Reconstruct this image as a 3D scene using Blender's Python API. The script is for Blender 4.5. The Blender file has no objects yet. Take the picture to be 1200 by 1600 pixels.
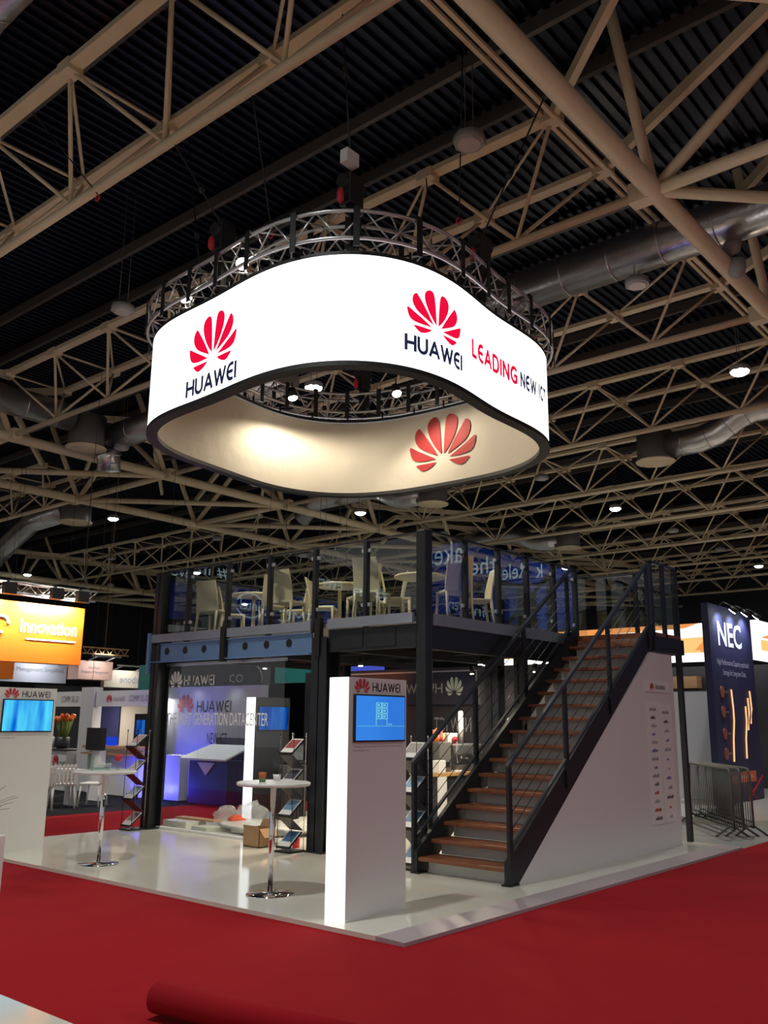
import bpy, bmesh, math, random
from mathutils import Vector, Matrix
random.seed(7)
PI = math.pi
SC = bpy.context.scene
COL = SC.collection

# ------------------------------------------------------------------ camera, world, exposure
cam = bpy.data.cameras.new('camera')
cam.sensor_fit = 'HORIZONTAL'; cam.sensor_width = 36.0
cam.lens = 1401.34 / 1200.0 * 36.0
cam.clip_start = .05; cam.clip_end = 300
CAM = bpy.data.objects.new('camera', cam); COL.objects.link(CAM)
_yaw, _pit, _roll = math.radians(40.3007), math.radians(13.0921), math.radians(.5321)
_f = Vector((math.cos(_pit)*math.cos(_yaw), math.cos(_pit)*math.sin(_yaw), math.sin(_pit)))
_r0 = _f.cross(Vector((0, 0, 1))).normalized(); _u0 = _r0.cross(_f)
_r = math.cos(_roll)*_r0 + math.sin(_roll)*_u0
_u = -math.sin(_roll)*_r0 + math.cos(_roll)*_u0
CAM.matrix_world = Matrix(((_r.x, _u.x, -_f.x, -6.316), (_r.y, _u.y, -_f.y, -5.0885), (_r.z, _u.z, -_f.z, 1.84), (0, 0, 0, 1)))
SC.camera = CAM

W = bpy.data.worlds.new('hall_air'); SC.world = W; W.use_nodes = True
W.node_tree.nodes['Background'].inputs['Color'].default_value = (.93, .90, .90, 1)
W.node_tree.nodes['Background'].inputs['Strength'].default_value = .37

SC.view_settings.view_transform = 'Standard'
SC.view_settings.look = 'None'
SC.view_settings.gamma = 1.0
SC.view_settings.use_curve_mapping = False
SC.view_settings.exposure = 0.0
SC.cycles.use_denoising = True
SC.cycles.max_bounces = 8
SC.cycles.transparent_max_bounces = 24
SC.cycles.sample_clamp_indirect = 4.0
SC.cycles.caustics_reflective = False
SC.cycles.caustics_refractive = False

LAMP_W = 205.0        # a lit hall lamp
LED = 1.9             # the ring screen
STRIP = 1.7           # the kiosks' lit sides

# ------------------------------------------------------------------ materials
def mat(name, col, rough=.5, metal=0.0, emit=None, es=1.0, spec=.5, noise=None, bump=None, alpha=None):
    m = bpy.data.materials.new(name); m.use_nodes = True
    nt = m.node_tree; b = nt.nodes['Principled BSDF']
    b.inputs['Base Color'].default_value = (*col, 1)
    b.inputs['Roughness'].default_value = rough
    b.inputs['Metallic'].default_value = metal
    b.inputs['Specular IOR Level'].default_value = spec
    if emit is not None:
        b.inputs['Emission Color'].default_value = (*emit, 1)
        b.inputs['Emission Strength'].default_value = es
    if alpha is not None: b.inputs['Alpha'].default_value = alpha
    if noise or bump:
        tc = nt.nodes.new('ShaderNodeTexCoord')
    if noise:                      # (scale, amount)
        n = nt.nodes.new('ShaderNodeTexNoise'); n.inputs['Scale'].default_value = noise[0]; n.inputs['Detail'].default_value = 4
        nt.links.new(tc.outputs['Object'], n.inputs['Vector'])
        mx = nt.nodes.new('ShaderNodeMix'); mx.data_type = 'RGBA'
        k = noise[1]
        mx.inputs[6].default_value = (*[c*(1-k) for c in col], 1); mx.inputs[7].default_value = (*[min(1, c*(1+k)) for c in col], 1)
        nt.links.new(n.outputs['Fac'], mx.inputs[0]); nt.links.new(mx.outputs[2], b.inputs['Base Color'])
    if bump:                       # (scale, strength, distance)
        n2 = nt.nodes.new('ShaderNodeTexNoise'); n2.inputs['Scale'].default_value = bump[0]; n2.inputs['Detail'].default_value = 3
        nt.links.new(tc.outputs['Object'], n2.inputs['Vector'])
        bp = nt.nodes.new('ShaderNodeBump'); bp.inputs['Strength'].default_value = bump[1]; bp.inputs['Distance'].default_value = bump[2]
        nt.links.new(n2.outputs['Fac'], bp.inputs['Height']); nt.links.new(bp.outputs['Normal'], b.inputs['Normal'])
    return m

def glow(name, col, s):            # something that gives off light
    m = bpy.data.materials.new(name); m.use_nodes = True
    nt = m.node_tree; nt.nodes.clear()
    o = nt.nodes.new('ShaderNodeOutputMaterial'); e = nt.nodes.new('ShaderNodeEmission')
    e.inputs['Color'].default_value = (*col, 1); e.inputs['Strength'].default_value = s
    nt.links.new(e.outputs[0], o.inputs[0]); return m

def glass(name, tint=(.9, .95, .95), k=1.0, film=None):   # thin pane: sees through, mirrors at grazing angles
    m = bpy.data.materials.new(name); m.use_nodes = True
    nt = m.node_tree; nt.nodes.clear()
    o = nt.nodes.new('ShaderNodeOutputMaterial')
    t = nt.nodes.new('ShaderNodeBsdfTransparent'); t.inputs[0].default_value = (*tint, 1)
    g = nt.nodes.new('ShaderNodeBsdfGlossy'); g.inputs['Roughness'].default_value = 0.0
    ge = nt.nodes.new('ShaderNodeNewGeometry'); dt = nt.nodes.new('ShaderNodeVectorMath'); dt.operation = 'DOT_PRODUCT'
    def mth(op, a, b=None):
        n = nt.nodes.new('ShaderNodeMath'); n.operation = op; n.use_clamp = True
        for i, v in enumerate((a, b)):
            if v is None: continue
            if isinstance(v, (int, float)): n.inputs[i].default_value = v
            else: nt.links.new(v, n.inputs[i])
        return n.outputs[0]
    nt.links.new(ge.outputs['Incoming'], dt.inputs[0]); nt.links.new(ge.outputs['Normal'], dt.inputs[1])
    c = nt.nodes.new('ShaderNodeMath'); c.operation = 'ABSOLUTE'; nt.links.new(dt.outputs['Value'], c.inputs[0])
    fr = mth('ADD', mth('MULTIPLY', mth('POWER', mth('SUBTRACT', 1.0, c.outputs[0]), 5.0), .96), .04)
    mx = nt.nodes.new('ShaderNodeMixShader')
    nt.links.new(mth('MULTIPLY', fr, k), mx.inputs[0])
    nt.links.new(t.outputs[0], mx.inputs[1]); nt.links.new(g.outputs[0], mx.inputs[2])
    nt.links.new(mx.outputs[0], o.inputs[0]); return m

def screen_mat(name, c0, c1, s, scale=3.0, axis=2):   # a display's picture: soft vertical bands and a gradient
    m = bpy.data.materials.new(name); m.use_nodes = True
    nt = m.node_tree; nt.nodes.clear()
    o = nt.nodes.new('ShaderNodeOutputMaterial'); e = nt.nodes.new('ShaderNodeEmission')
    tc = nt.nodes.new('ShaderNodeTexCoord'); n = nt.nodes.new('ShaderNodeTexNoise')
    mp = nt.nodes.new('ShaderNodeMapping'); mp.inputs['Scale'].default_value = (scale*3, scale*3, scale*.5)
    n.inputs['Scale'].default_value = 1.0; n.inputs['Detail'].default_value = 2
    r = nt.nodes.new('ShaderNodeValToRGB')
    r.color_ramp.elements[0].position = .3; r.color_ramp.elements[0].color = (*c0, 1)
    r.color_ramp.elements[1].position = .7; r.color_ramp.elements[1].color = (*c1, 1)
    e.inputs['Strength'].default_value = s
    nt.links.new(tc.outputs['Object'], mp.inputs[0]); nt.links.new(mp.outputs[0], n.inputs['Vector'])
    nt.links.new(n.outputs['Fac'], r.inputs[0]); nt.links.new(r.outputs[0], e.inputs[0]); nt.links.new(e.outputs[0], o.inputs[0])
    return m

M = {}
M['carpet'] = mat('red_carpet', (.32, .006, .012), .95, noise=(3.0, .10), bump=(300, .25, .004), spec=.15)
M['carpet_dark'] = mat('black_carpet', (.014, .014, .016), .95, spec=.15)
M['concrete'] = mat('concrete', (.26, .25, .23), .6, noise=(1.2, .15))
M['white_floor'] = mat('white_floor', (.76, .715, .62), .09, spec=.55, noise=(.6, .03))
M['edge'] = mat('edge_strip', (.40, .32, .34), .4)
M['white'] = mat('white_panel', (.72, .70, .70), .45, noise=(2, .02))
M['whiteb'] = mat('white_laminate', (.80, .79, .77), .35)
M['cream'] = mat('cream_plastic', (.84, .74, .50), .35, bump=(6, .03, .01))
M['steel'] = mat('dark_steel', (.022, .025, .031), .42, .35, noise=(5, .25))
M['bluelit'] = mat('blue_lit_steel', (.13, .24, .46), .45, .1, noise=(3, .12))  # blue light falling on the deck channel is put into this base colour
M['ledge'] = mat('blue_lit_ledge', (.25, .29, .37), .45, .1, noise=(3, .1))  # bluish light on the ledge is put into its colour
M['railsteel'] = mat('rail_steel', (.05, .062, .078), .4, .35)
M['black'] = mat('black', (.008, .008, .009), .5)
M['rim'] = mat('black_rim', (.012, .012, .013), .55)
M['tan'] = mat('tan_paint', (.72, .58, .38), .5, noise=(2.0, .12))
M['roof'] = mat('navy_roof_sheet', (.007, .011, .028), .36, .5, noise=(.5, .25))
M['purlin'] = mat('purlin_steel', (.10, .085, .075), .5, .2)
M['alu'] = mat('aluminium', (.60, .60, .61), .33, .9)
M['duct'] = mat('duct_foil', (.60, .57, .56), .28, .92, noise=(4, .12), bump=(9, .25, .03))
M['drum'] = mat('grey_drum', (.16, .155, .15), .5, .2)
M['chrome'] = mat('chrome', (.82, .82, .84), .06, 1.0)
M['wood'] = mat('tread_wood', (.23, .075, .032), .42, noise=(14, .3))
M['oak'] = mat('light_wood', (.50, .28, .12), .45, noise=(10, .2))
M['riser'] = mat('riser_panel', (.58, .62, .60), .4)
M['fabric'] = mat('cream_fabric', (.76, .70, .60), .8, bump=(1.6, .35, .12), spec=.2)
M['red_print'] = mat('red_print', (.42, .008, .012), .6)
M['red_gloss'] = mat('red_logo', (.60, .03, .045), .5)
M['ink'] = mat('dark_ink', (.02, .02, .028), .6)
M['grey_ink'] = mat('grey_ink', (.28, .28, .31), .6)
M['white_ink'] = mat('white_vinyl', (.92, .92, .92), .5)
M['card'] = mat('cardboard', (.36, .215, .11), .8, noise=(12, .12))
M['paper'] = mat('paper', (.75, .75, .76), .5)
M['bluepaper'] = mat('blue_print', (.06, .20, .45), .45)
M['darkred'] = mat('dark_red_sheet', (.07, .012, .014), .5)
M['film'] = mat('plastic_sheet', (.72, .70, .62), .22, bump=(9, .5, .05))
M['bag'] = mat('clear_plastic', (.85, .85, .85), .12, bump=(14, .6, .05), alpha=.33)
M['orange'] = mat('orange_plastic', (.85, .10, .02), .4)
M['teal'] = mat('teal_panel', (.02, .26, .24), .5)
M['navy'] = mat('navy_panel', (.018, .02, .075), .6, noise=(1.5, .1))
M['darkwall'] = mat('charcoal_panel', (.028, .028, .034), .45)
M['glass'] = glass('rail_glass', (.90, .94, .95), 1.5)
M['pglass'] = glass('partition_glass', (.90, .93, .95), 1.2)
M['led'] = glow('led_white', (1, .985, .99), LED)
M['led_red'] = glow('led_red', (.93, .005, .05), .95)
M['led_navy'] = glow('led_navy', (.02, .026, .07), .8)
M['strip'] = glow('light_strip', (1, .99, .96), STRIP)
M['lens_on'] = glow('lamp_lens', (.92, 1, .97), 14)
M['spot_on'] = glow('spot_lens', (1, .90, .70), 22)
M['lens_off'] = mat('unlit_lens', (.50, .44, .42), .4)
M['barrier'] = mat('galvanised', (.13, .13, .125), .45, .5)
M['housing'] = mat('lamp_housing', (.30, .30, .29), .5)

# ------------------------------------------------------------------ mesh builder
class MB:
    def __init__(self): self.bm = bmesh.new()
    def face(self, pts):
        vs = [self.bm.verts.new(p) for p in pts]
        try: return self.bm.faces.new(vs)
        except ValueError: return None
    def box(self, a, b, bev=0.0):
        x0, x1 = sorted((a[0], b[0])); y0, y1 = sorted((a[1], b[1])); z0, z1 = sorted((a[2], b[2]))
        v = [self.bm.verts.new(p) for p in ((x0,y0,z0),(x1,y0,z0),(x1,y1,z0),(x0,y1,z0),(x0,y0,z1),(x1,y0,z1),(x1,y1,z1),(x0,y1,z1))]
        fs = [self.bm.faces.new([v[i] for i in q]) for q in ((0,3,2,1),(4,5,6,7),(0,1,5,4),(1,2,6,5),(2,3,7,6),(3,0,4,7))]
        if bev > 0:
            es = list({e for f in fs for e in f.edges})
            bmesh.ops.bevel(self.bm, geom=es, offset=bev, segments=2, profile=.5, affect='EDGES')
        return self
    def bar(self, p, q, w, h=None, up=(0, 0, 1)):       # rectangular bar from p to q
        p, q = Vector(p), Vector(q); d = (q-p)
        if d.length < 1e-6: return self
        d.normalize(); u = Vector(up)
        if abs(d.dot(u)) > .98: u = Vector((1, 0, 0))
        s = d.cross(u).normalized(); t = s.cross(d); h = h or w
        c = [(-1,-1),(1,-1),(1,1),(-1,1)]
        a = [self.bm.verts.new(p + s*(i*w/2) + t*(j*h/2)) for i, j in c]
        b = [self.bm.verts.new(q + s*(i*w/2) + t*(j*h/2)) for i, j in c]
        for k in range(4): self.bm.faces.new((a[k], a[(k+1)%4], b[(k+1)%4], b[k]))
        self.bm.faces.new(a[::-1]); self.bm.faces.new(b); return self
    def cyl(self, p, q, r, r2=None, n=10, cap=True):
        p, q = Vector(p), Vector(q); d = q-p
        if d.length < 1e-6: return self
        d.normalize(); u = Vector((0, 0, 1)) if abs(d.z) < .95 else Vector((1, 0, 0))
        s = d.cross(u).normalized(); t = s.cross(d); r2 = r if r2 is None else r2
        a = [self.bm.verts.new(p + (s*math.cos(2*PI*k/n) + t*math.sin(2*PI*k/n))*r) for k in range(n)]
        b = [self.bm.verts.new(q + (s*math.cos(2*PI*k/n) + t*math.sin(2*PI*k/n))*r2) for k in range(n)]
        for k in range(n): self.bm.faces.new((a[k], a[(k+1)%n], b[(k+1)%n], b[k])).smooth = True
        if cap: self.bm.faces.new(a[::-1]); self.bm.faces.new(b)
        return self
    def tube(self, pts, r, n=8, closed=False, rad=None):
        pts = [Vector(p) for p in pts]; N = len(pts); rings = []
        for i, p in enumerate(pts):
            if closed: d = pts[(i+1) % N]-pts[i-1]
            else: d = pts[min(i+1, N-1)]-pts[max(i-1, 0)]
            d.normalize(); u = Vector((0, 0, 1)) if abs(d.z) < .95 else Vector((1, 0, 0))
            s = d.cross(u).normalized(); t = s.cross(d); rr = rad[i] if rad else r
            rings.append([self.bm.verts.new(p + (s*math.cos(2*PI*k/n) + t*math.sin(2*PI*k/n))*rr) for k in range(n)])
        for i in range(N if closed else N-1):
            a, b = rings[i], rings[(i+1) % N]
            for k in range(n): self.bm.faces.new((a[k], a[(k+1)%n], b[(k+1)%n], b[k])).smooth = True
        if not closed: self.bm.faces.new(rings[0][::-1]); self.bm.faces.new(rings[-1])
        return self
    def lathe(self, prof, c=(0, 0, 0), n=24):           # prof: (r, z) up the axis
        rings = []
        for r, z in prof:
            rings.append([self.bm.verts.new((c[0]+r*math.cos(2*PI*k/n), c[1]+r*math.sin(2*PI*k/n), c[2]+z)) for k in range(n)])
        for a, b in zip(rings, rings[1:]):
            for k in range(n): self.bm.faces.new((a[k], a[(k+1)%n], b[(k+1)%n], b[k])).smooth = True
        self.bm.faces.new(rings[0][::-1]); self.bm.faces.new(rings[-1]); return self
    def prism(self, poly, d):                           # poly of 3D points extruded by vector d
        d = Vector(d); a = [self.bm.verts.new(Vector(p)) for p in poly]; b = [self.bm.verts.new(Vector(p)+d) for p in poly]
        n = len(poly)
        self.bm.faces.new(a[::-1]); self.bm.faces.new(b)
        for k in range(n): self.bm.faces.new((a[k], a[(k+1)%n], b[(k+1)%n], b[k]))
        return self
    def build(self, name, m, parent=None, label=None, smooth=False):
        bmesh.ops.recalc_face_normals(self.bm, faces=self.bm.faces)
        me = bpy.data.meshes.new(name); self.bm.to_mesh(me); self.bm.free()
        if isinstance(m, str): m = M[m]
        me.materials.append(m)
        if smooth:
            for p in me.polygons: p.use_smooth = True
        return link(name, me, parent, label)

def link(name, me, parent=None, label=None):
    o = bpy.data.objects.new(name, me); COL.objects.link(o)
    if parent is not None:
        o.parent = parent
        o.matrix_basis = world_of(parent).inverted()
    if label: o['label'] = label
    return o

def world_of(o):
    m = o.matrix_basis.copy()
    while o.parent is not None:
        o = o.parent; m = o.matrix_basis @ m
    return m

def thing(name, label, cat, loc=(0, 0, 0), rz=0.0, group=None, kind=None):
    o = bpy.data.objects.new(name, None); COL.objects.link(o); o.empty_display_size = .1
    o.location = loc; o.rotation_euler = (0, 0, rz)
    return tag(o, label, cat, group, kind)

def tag(o, label, cat, group=None, kind=None):
    o['label'] = label; o['category'] = cat
    if group: o['group'] = group
    if kind: o['kind'] = kind
    return o

def structure(o, label, cat):
    return tag(o, label, cat, kind='structure')

def copy_tree(o, loc=None, rz=None, label=None, parent=None):
    c = o.copy(); COL.objects.link(c)
    if parent is not None: c.parent = parent
    if loc is not None: c.location = loc
    if rz is not None: c.rotation_euler = (0, 0, rz)
    if label: c['label'] = label
    for ch in list(o.children): copy_tree(ch, parent=c)
    return c

def area_light(name, loc, w, size, col, parent, direction=(0, 0, -1), spread=None, shape='DISK'):
    l = bpy.data.lights.new(name, 'AREA'); l.energy = w; l.color = col; l.shape = shape; l.size = size
    if spread: l.spread = spread
    o = bpy.data.objects.new(name, l); COL.objects.link(o)
    mw = Matrix.Translation(loc) @ Vector(direction).to_track_quat('-Z', 'Y').to_matrix().to_4x4()
    if parent is not None:
        o.parent = parent; o.matrix_basis = world_of(parent).inverted() @ mw
    else: o.matrix_basis = mw
    return o

def spot_light(name, loc, target, w, angle, col, parent, r=.05, blend=.5):
    l = bpy.data.lights.new(name, 'SPOT'); l.energy = w; l.color = col; l.spot_size = angle; l.spot_blend = blend; l.shadow_soft_size = r
    o = bpy.data.objects.new(name, l); COL.objects.link(o)
    d = Vector(target)-Vector(loc)
    mw = Matrix.Translation(loc) @ d.to_track_quat('-Z', 'Y').to_matrix().to_4x4()
    o.parent = parent; o.matrix_basis = world_of(parent).inverted() @ mw
    return o

# ------------------------------------------------------------------ lettering and emblem
PET = [
 [(.03,.478),(.045,.85),(.07,1.25),(.11,1.62),(.17,1.76),(.27,1.79),(.40,1.70),(.46,1.52),(.43,1.25),(.32,.94),(.18,.68)],
 [(.14,.445),(.30,.78),(.50,1.15),(.66,1.42),(.724,1.5),(.82,1.40),(.857,1.21),(.82,1.02),(.70,.82),(.50,.66)],
 [(.2,.35),(.45,.52),(.75,.72),(.995,.89),(1.0,.70),(.94,.5),(.82,.39),(.60,.345)],
 [(.19,.25),(.45,.245),(.80,.235),(.74,.12),(.65,.035),(.557,.01),(.42,.06),(.30,.14)]]
def smooth_poly(p, k=4):
    out = []; n = len(p)
    for i in range(n):
        p0, p1, p2, p3 = (Vector((*p[(i+j-1) % n], 0)) for j in range(4))
        if i == 0: p0 = p1
        if (i+1) % n == 0: p3 = p2
        for s in range(k):
            t = s/k
            out.append((.5*((2*p1)+(p2-p0)*t+(2*p0-5*p1+4*p2-p3)*t*t+(3*p1-p0-3*p2+p3)*t**3)).to_2d())
    return out
PETS = [smooth_poly(p) for p in PET]
def arc(cx, cy, rx, ry, a0, a1, n=9):
    return [(cx+rx*math.cos(math.radians(a0+(a1-a0)*k/n)), cy+ry*math.sin(math.radians(a0+(a1-a0)*k/n))) for k in range(n+1)]
GL = {
 'H': (.74, [[(0,0),(0,1)],[(.74,0),(.74,1)],[(0,.5),(.74,.5)]]),
 'U': (.72, [[(0,1),(0,.38)]+arc(.36,.36,.36,.36,180,360)+[(.72,1)]]),
 'A': (.86, [[(0,0),(.43,1),(.86,0)],[(.14,.30),(.72,.30)]]),
 'W': (1.2, [[(0,1),(.3,0),(.6,.95),(.9,0),(1.2,1)]]),
 'E': (.60, [[(.60,1),(.42,1)]+arc(.42,.5,.42,.5,90,270)+[(.60,0)],[(.02,.5),(.56,.5)]]),
 'I': (0, [[(0,0),(0,1)]]),
 'L': (.5, [[(0,1),(0,0),(.5,0)]]),
 'D': (.72, [[(0,0),(0,1),(.34,1)]+arc(.34,.5,.38,.5,90,-90)+[(0,0)]]),
 'N': (.68, [[(0,0),(0,1),(.68,0),(.68,1)]]),
 'G': (.74, [arc(.42,.5,.42,.5,50,300)+[(.70,.06),(.72,.46),(.44,.46)]]),
 'C': (.66, [arc(.44,.5,.44,.5,60,300)]),
 'T': (.72, [[(0,1),(.72,1)],[(.36,0),(.36,1)]]),
}
def stroke_text(s, gap=.30, w=.14):          # list of quads in a box of height 1, and its width
    x = 0; quads = []
    def seg(a, b):
        a, b = Vector(a), Vector(b); d = (b-a).normalized(); n = Vector((-d.y, d.x))*w/2
        a2, b2 = a-d*w*.28, b+d*w*.28
        m = max(1, int((b-a).length/.25))
        for i in range(m):
            p, q = a2+(b2-a2)*i/m, a2+(b2-a2)*(i+1)/m
            quads.append([p-n, q-n, q+n, p+n])
    for ch in s:
        if ch == ' ': x += .55; continue
        wd, ls = GL[ch]
        for l in ls:
            for a, b in zip(l, l[1:]): seg((a[0]+x, a[1]), (b[0]+x, b[1]))
        x += wd+gap
    return quads, x-gap
def plane_map(o, u, v):                       # rect (0..1, 0..1) -> world, o = lower left corner, u and v its edges
    o, u, v = Vector(o), Vector(u), Vector(v)
    return lambda a, b: o+u*a+v*b
def letters(name, s, fn, m, parent, label=None, w=.14, gap=.30):   # HUAWEI-style lettering stretched over fn's unit square
    quads, wd = stroke_text(s, gap, w); mb = MB()
    for q in quads: mb.face([fn(p.x/wd, p.y) for p in q])
    return mb.build(name, m, parent, label)
def emblem(name, fn, m, parent, label=None):  # eight petals over fn's unit square
    mb = MB()
    for P in PETS:
        for sx in (1, -1):
            pts = [(.5+sx*p.x*.5, p.y/1.79) for p in P]
            mb.face([fn(a, b) for a, b in pts])
    bmesh.ops.triangulate(mb.bm, faces=mb.bm.faces[:])
    return mb.build(name, m, parent, label)
def type_mesh(s, bold=0.0):
    c = bpy.data.curves.new('type', 'FONT'); c.body = s; c.resolution_u = 3; c.offset = bold
    o = bpy.data.objects.new('type', c); COL.objects.link(o)
    dg = bpy.context.evaluated_depsgraph_get(); dg.update()
    me = bpy.data.meshes.new_from_object(o.evaluated_get(dg))
    bpy.data.objects.remove(o); bpy.data.curves.remove(c)
    return me
def lettering(name, s, fn, m, parent, label=None, bold=0.0):       # plain sans type stretched over fn's unit square
    me = type_mesh(s, bold)
    xs = [v.co.x for v in me.vertices]; ys = [v.co.y for v in me.vertices]
    x0, x1, y0, y1 = min(xs), max(xs), min(ys), max(ys)
    for v in me.vertices: v.co = fn((v.co.x-x0)/(x1-x0), (v.co.y-y0)/max(y1-y0, 1e-6))
    me.materials.clear(); me.materials.append(M[m] if isinstance(m, str) else m)
    return link(name, me, parent, label)

# ------------------------------------------------------------------ the hall: floor, carpets, walls, roof
ZL, ZU, HW = 10.0, 11.4, .9                     # truss chords
TX = [.4+5.6*i for i in range(-1, 10)]          # truss lines
BAYS = [(-.15, 20.0, 8), (25.5, 45.65, 8), (-25.8, -5.65, 8)]
structure(MB().box((-30, -40, -.3), (75, 80, -.012)).build('floor', 'concrete'), 'grey concrete hall floor showing behind the stand at the right', 'floor')
mb = MB()
mb.prism([(-2.96, -30, -.012), (60, -30, -.012), (60, .03, -.012), (.0, .03, -.012), (.0, 60, -.012), (-2.96, 60, -.012)], (0, 0, .012))
tag(mb.build('aisle_carpet', 'carpet'), 'red aisle carpet wrapping the front corner of the white stand', 'carpet')
tag(MB().box((.01, 8.42, -.012), (9.5, 11.4, .001)).build('aisle_carpet', 'carpet'), 'strip of red carpet behind the white stand floor', 'carpet')
tag(MB().box((.5, 11.4, -.012), (9.5, 26, .004)).build('booth_carpet', 'carpet_dark'), 'black carpet under the white chairs of the booth behind', 'carpet')
tag(MB().box((-8, -12, 0), (-2.97, 12, .05)).build('stand_floor', 'white_floor'), 'pale stand floor cut by the bottom left corner', 'floor panel')
# rolled carpet in the aisle
t = thing('carpet_roll', 'leftover roll of red carpet lying on the red aisle', 'carpet roll', (-2.35, -.6, 0))
mb = MB(); pts = []
for k in range(70):
    a = k/69*2*PI*4.2; r = .022+.018*a/PI*.62*.5+.0; r = .018+.083*k/69
    pts.append((r*math.cos(a+.8), r*math.sin(a+.8)))
ax0, ax1 = Vector((-2.44, .06, .103)), Vector((-2.16, -1.85, .103))
d = (ax1-ax0).normalized(); sd = d.cross(Vector((0, 0, 1))).normalized()
va = [mb.bm.verts.new(ax0+sd*p+Vector((0, 0, 1))*q) for p, q in pts]; vb = [mb.bm.verts.new(ax1+sd*p+Vector((0, 0, 1))*q) for p, q in pts]
for i in range(len(pts)-1): mb.bm.faces.new((va[i], va[i+1], vb[i+1], vb[i])).smooth = True
o = mb.build('roll', 'carpet', t)
sm = o.modifiers.new('thick', 'SOLIDIFY'); sm.thickness = .006
structure(MB().box((60, -40, 0), (60.3, 80, 16)).build('wall_right', 'darkwall'), 'dark far wall of the hall at the right', 'wall')
structure(MB().box((-30, 62, 0), (75, 62.3, 16)).build('wall_back', 'darkwall'), 'dark far wall of the hall at the left', 'wall')
# ribbed roof sheet: ribs run along x
mb = MB(); y = -32.0; prof = []
while y < 64:
    prof += [(y, 12.95), (y+.13, 12.95), (y+.145, 12.87), (y+.19, 12.87), (y+.205, 12.95)]; y += .23
va = [mb.bm.verts.new((-14, p, q)) for p, q in prof]; vb = [mb.bm.verts.new((61, p, q)) for p, q in prof]
for i in range(len(prof)-1): mb.bm.faces.new((va[i], vb[i], vb[i+1], va[i+1]))
structure(mb.build('ceiling', 'roof'), 'dark navy ribbed steel roof of the hall', 'ceiling')
k = 0
for i, x in enumerate(TX):
    for dx in (0.0, -1.45):
        k += 1
        structure(MB().box((x+dx-.05, -30, 12.6), (x+dx+.05, 62, 12.86)).build('ceiling_beam_%d' % k, 'purlin'), 'long dark roof purlin %d bays from the camera, %s the truss' % (i, 'above' if dx == 0 else 'between purlins beside'), 'beam')

def make_truss(x, y0, y1, n):
    cy = (y0+y1)/2; s = (y1-y0)/n
    t = thing('roof_truss', 'x', 'roof truss', (x, cy, ZL), group='lattice roof trusses')
    MB().cyl((x, y0, ZL), (x, y1, ZL), .075, n=10).build('lower_chord', 'tan', t)
    for sx in (-1, 1):
        mb = MB(); mb.box((x+sx*HW-.11, y0+s*.5, ZU-.04), (x+sx*HW+.11, y1-s*.5, ZU+.06))
        for k in range(n):
            yu = y0+(k+.5)*s; mb.box((x+sx*HW-.13, yu-.16, ZU-.12), (x+sx*HW+.13, yu+.16, ZU+.07))
        mb.build('upper_chord', 'tan', t)
    mb = MB()
    for k in range(n+1):
        yl = y0+k*s
        for sx in (-1, 1):
            for dy in (-.5, .5):
                yu = yl+dy*s
                if yu < y0 or yu > y1: continue
                if k in (0, n): continue
                mb.cyl((x, yl, ZL+.05), (x+sx*HW, yu, ZU-.03), .036, n=6)
    mb.build('web_lattice', 'tan', t)
    mb = MB()
    for k in range(n):
        yu = y0+(k+.5)*s
        mb.cyl((x-HW, yu, ZU), (x+HW, yu, ZU), .03, n=6)
        if k < n-1: mb.cyl((x-HW, yu, ZU), (x+HW, yu+s, ZU), .03, n=6)
    mb.build('tie_lattice', 'tan', t)
    return t
ORD = ['zeroth', 'first', 'second', 'third', 'fourth', 'fifth', 'sixth', 'seventh', 'eighth', 'ninth', 'tenth']
BN = ['above the ring sign', 'beyond the main girder at the left', 'beyond the big girder at the right']
first = None
for b, (y0, y1, n) in enumerate(BAYS):
    for i, x in enumerate(TX):
        if (b == 0 and i < 1) or (b == 1 and (i < 3 or i == 4)) or (b == 2 and i < 3): continue
        lab = 'tan lattice truss in the bay %s, %s row back' % (BN[b], ORD[i])
        if first is None: first = make_truss(x, y0, y1, n); first['label'] = lab
        else: copy_tree(first, loc=(x, (y0+y1)/2, ZL), label=lab)

def make_girder(ya, yb, label):
    ym = (ya+yb)/2
    t = thing('main_girder', label, 'roof girder', (20, ym, ZL), group='main roof girders')
    x0, x1 = TX[0]-5.6, TX[-1]+2
    for y in (ya, yb): MB().cyl((x0, y, ZL), (x1, y, ZL), .155, n=14).build('bottom_chord', 'tan', t)
    MB().cyl((x0, ym, 12.1), (x1, ym, 12.1), .12, n=10).build('top_chord', 'tan', t)
    m2 = MB()
    for i, x in enumerate(TX):
        for y, sg in ((ya, 1 if ya > yb else -1), (yb, -1 if ya > yb else 1)):
            MB().cyl((x, y, ZL), (x, ym, 12.1), .095, n=8).build('web_tube', 'tan', t)
            MB().cyl((x, y, ZL), (x-1.35, y, 12.6), .095, n=8).build('web_tube', 'tan', t)
            MB().bar((x-HW, y+sg*1.26, ZU), (x-HW-3.3, ym, 11.75), .12, .2).build('rafter', 'tan', t); MB().bar((x+HW, y+sg*1.26, ZU), (x+HW-1.9, ym, 11.75), .12, .2).build('rafter', 'tan', t)
            MB().bar((x, y, ZL+.02), (x, y+sg*.38, ZL+.02), .26, .34).build('node_plate', 'tan', t)
        m2.cyl((x, ya, ZL), (x, yb, ZL), .105, n=10)
        m2.cyl((x, max(ya, yb), ZL), (x+5.6, min(ya, yb), ZL), .10, n=10)
    m2.build('bracing_lattice', 'tan', t)
    return t
make_girder(-.15, -5.65, 'big round-tube tan girder crossing the top right corner')
make_girder(20.0, 25.5, 'round-tube tan girder crossing at the left behind the ring sign')
make_girder(45.65, 51.2, 'far tan girder low at the left above the orange banner')
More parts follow.
